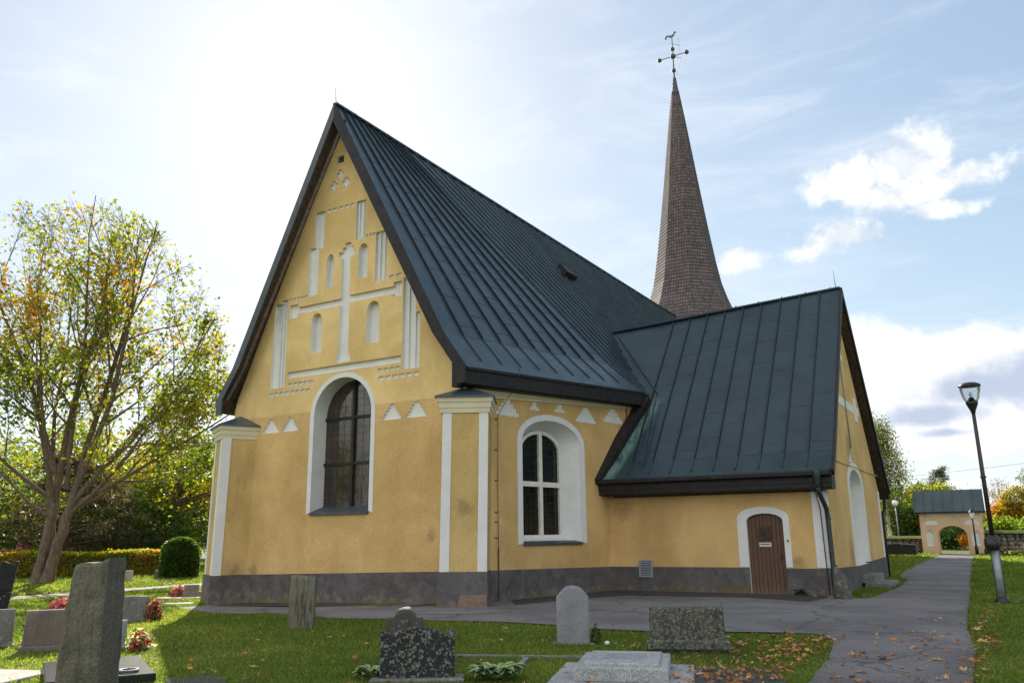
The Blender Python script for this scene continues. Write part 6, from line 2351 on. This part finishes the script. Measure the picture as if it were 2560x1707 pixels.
def grass(n, d0, d1, pw, wk, hk, a0=-66, a1=6):
    # more blades near by: sample by distance from the lawn in front
    d = d0 + (d1 - d0) * rng.random(n) ** pw
    a = np.radians(rng.uniform(a0, a1, n))
    X, Y = d * np.sin(a), d * np.cos(a)
    jx = np.array([noise.noise(Vector((x * 3.0, y * 3.0, 7.0))) for x, y in zip(X, Y)]) * 0.16 + rng.normal(size=n) * 0.03
    bad = inside(ASPHALT, X + jx, Y - jx) | ((Y > 63.0) & (X > -23)) | ((Y > 16.0) & (X > -19.9) & (X < -10.6)) | ((Y > 22.9) & (X < -4) & (X > -22) & (Y < 33.2)) | ((Y > 33) & (X < -9.8) & (X > -23) & (Y < 62)) | ((X > -29.2) & (X < -27.2))
    bad |= inside([(-19.6, 15.1), (-17.0, 14.2), (-14.8, 13.8), (-12.9, 13.2), (-12.9, 17), (-19.4, 17)], X, Y)
    edge = rng.random(n) < 0.0
    X, Y, d = X[~bad], Y[~bad], d[~bad]
    n = len(X)
    Z = np.array([gh(x) + micro(x, y) for x, y in zip(X, Y)]) - 0.01
    ang = rng.uniform(0, 6.283, n)
    hh = (0.020 + 0.028 * rng.random(n)) * (0.8 + d / 45)
    tall = np.array([noise.noise(Vector((x * 0.8, y * 0.8, 2.0))) for x, y in zip(X, Y)])
    hh *= 1 + 0.5 * tall
    w = (0.0035 + d * 0.00050) * wk
    hh = hh * hk
    lean = rng.normal(size=(n, 2)) * 0.55 * hh[:, None]
    v = np.empty((n, 3, 3))
    v[:, 0] = np.stack([X - np.cos(ang) * w, Y - np.sin(ang) * w, Z], 1)
    v[:, 1] = np.stack([X + np.cos(ang) * w, Y + np.sin(ang) * w, Z], 1)
    v[:, 2] = np.stack([X + lean[:, 0], Y + lean[:, 1], Z + hh], 1)
    me = bpy.data.meshes.new('grass')
    me.vertices.add(n * 3)
    me.vertices.foreach_set('co', v.reshape(-1))
    me.loops.add(n * 3)
    me.loops.foreach_set('vertex_index', np.arange(n * 3, dtype=np.int32))
    me.polygons.add(n)
    me.polygons.foreach_set('loop_start', np.arange(0, n * 3, 3, dtype=np.int32))
    me.polygons.foreach_set('loop_total', np.full(n, 3, dtype=np.int32))
    pal = np.array([(0.075, 0.115, 0.020), (0.115, 0.160, 0.030), (0.165, 0.205, 0.045), (0.23, 0.24, 0.075), (0.27, 0.23, 0.11)])
    patch = np.array([noise.noise(Vector((x * 0.35, y * 0.35, 9.0))) + 0.5 * noise.noise(Vector((x * 1.9, y * 1.9, 4.0))) for x, y in zip(X, Y)])
    key = np.clip(0.40 + 0.22 * tall + 0.42 * patch + 0.22 * rng.normal(size=n), 0, 0.999)
    pick = np.searchsorted(np.cumsum([0.28, 0.34, 0.26, 0.09, 0.03]), key)
    cc = pal[np.clip(pick, 0, 4)] * (1 + 0.2 * rng.normal(size=(n, 1)))
    rgba = np.ones((n, 3, 4))
    rgba[:, :, :3] = np.clip(cc, 0.004, 1)[:, None, :]
    at = me.color_attributes.new('tint', 'FLOAT_COLOR', 'POINT')
    at.data.foreach_set('color', rgba.reshape(-1))
    me.update()
    finish('grass', me, M_blade, None, (0, 0, 0), 'stuff')
    print('blades', n)


grass(440000, 5.0, 34.0, 1.25, 1.0, 1.0, -66, 14)
grass(190000, 33.0, 68.0, 1.0, 1.5, 1.3, -66, 14)

# ------------------------------------------------------------------ fallen leaves, each an object of its own
def leaf_mesh(name, seed, m):
    r = random.Random(seed)
    b = MB()
    pts = []
    for k in range(10):
        a = math.pi / 2 + k * math.pi / 5
        rr = (1.0 if k % 2 == 0 else 0.46) * r.uniform(0.8, 1.1)
        if k == 5:
            rr *= 0.7
        z = (0.32 if k % 2 == 0 else 0.10) * r.uniform(-0.15, 1.1)
        pts.append((rr * math.cos(a), rr * math.sin(a), z + 0.06))
    c = (0, 0, 0.04)
    for k in range(10):
        b.face([c, pts[k], pts[(k + 1) % 10]])
    b.tube([(0, -0.3, 0.04), (0.05, -1.25, 0.12)], 0.03, 3)
    me = bpy.data.meshes.new(name)
    me.from_pydata(b.v, [], b.f)
    me.materials.append(m)
    return me


def leafmat(name, c):
    m = simple(name, c, 0.7, var=0.35, scale=3.0, spec=0.3)
    return m


LM = {'orange': leafmat('orange_dry_leaf', (0.36, 0.135, 0.035)), 'brown': leafmat('brown_dry_leaf', (0.24, 0.11, 0.055)), 'tan': leafmat('tan_dry_leaf', (0.42, 0.255, 0.13)),
      'yellow': leafmat('yellow_fresh_leaf', (0.50, 0.30, 0.03))}
LMESH = {c: [leaf_mesh('fallen_leaf', i * 7 + len(c), m) for i in range(5)] for c, m in LM.items()}


def scatter(n, fn, where, size=0.062, cols=(('orange', 4), ('tan', 3), ('brown', 2.5), ('yellow', 1))):
    names, ws = zip(*cols)
    for k in range(n):
        x, y, z = fn()
        c = rnd.choices(names, ws)[0]
        o = bpy.data.objects.new('fallen_leaf', rnd.choice(LMESH[c]))
        col.objects.link(o)
        s = size * rnd.uniform(0.7, 1.3)
        o.scale = (s, s, s * rnd.uniform(0.6, 1.5))
        o.location = (x, y, z)
        o.rotation_euler = (rnd.gauss(0, 0.25), rnd.gauss(0, 0.25), rnd.uniform(0, 6.28))
        tag(o, 'fallen %s maple leaf lying %s' % (c, where), 'leaf', 'fallen leaves')


def lawn_patch():
    return (rnd.uniform(-5.2, -2.5), rnd.uniform(9.8, 14.3), 0.035)


scatter(95, lambda: (min(-2.5 - abs(rnd.gauss(0, 1.0)), -2.45), rnd.uniform(9.0, 14.3), 0.035), 'on the lawn tongue beside the asphalt path')
scatter(55, lambda: (rnd.uniform(-2.2, -0.75), 9.5 + 9.5 * rnd.random() ** 1.4, 0.012), 'on the asphalt path')
scatter(45, lambda: (-0.62 + rnd.gauss(0, 0.13), rnd.uniform(9.3, 17.5), 0.03), 'along the right edge of the path', 0.065)
scatter(22, lambda: (rnd.uniform(-0.4, 1.2), rnd.uniform(10, 24), 0.04), 'on the lawn right of the path')
scatter(62, lambda: (lambda d, a: (d * math.sin(a), d * math.cos(a), 0.035))(rnd.uniform(8.5, 15.5), R(rnd.uniform(-52, -22))), 'on the shaded lawn before the church', 0.052, (('tan', 5), ('orange', 3), ('brown', 2), ('yellow', 1)))
scatter(9, lambda: (rnd.uniform(-9.5, -3.5), rnd.uniform(15.0, 22.3), 0.02), 'on the asphalt yard by the side wall', 0.05)
scatter(8, lambda: (rnd.uniform(-3.4, -2.6), rnd.uniform(9.4, 10.5), 0.03), 'on the dark gravel bed right of the pale slab')

# the smaller leaves beyond the first three hundred: one litter, drifted along the edges
pts = []
for k in range(1100):
    z = rnd.random()
    if z < 0.45:
        x, y = -2.45 - abs(rnd.gauss(0, 0.7)), rnd.uniform(9.0, 14.2)
    elif z < 0.65:
        x, y = -0.62 + rnd.gauss(0, 0.12), rnd.uniform(8.8, 22.0)
    elif z < 0.75:
        x, y = rnd.uniform(-2.2, -0.7), rnd.uniform(9.0, 16.0)
    elif z < 0.83:
        x, y = -3.05 + rnd.gauss(0, 0.3), 9.95 + rnd.gauss(0, 0.35)
    else:
        d, a = rnd.uniform(8.5, 16.0), R(rnd.uniform(-54, -16))
        x, y = d * math.sin(a), d * math.cos(a)
    pts.append((x, y, 0.022 if -2.3 < x < -0.7 or (y > 13.6 and x > -11) else 0.04))
pts = np.array(pts)
quads_mesh('leaf_litter', pts, 0.030, [(0.30, 0.12, 0.035), (0.22, 0.10, 0.05), (0.40, 0.24, 0.12), (0.42, 0.27, 0.04)], [3, 3, 3, 1], M_leafd, None, (0, 0, 0), 0.7, 1.6, 0.2, kind='stuff')
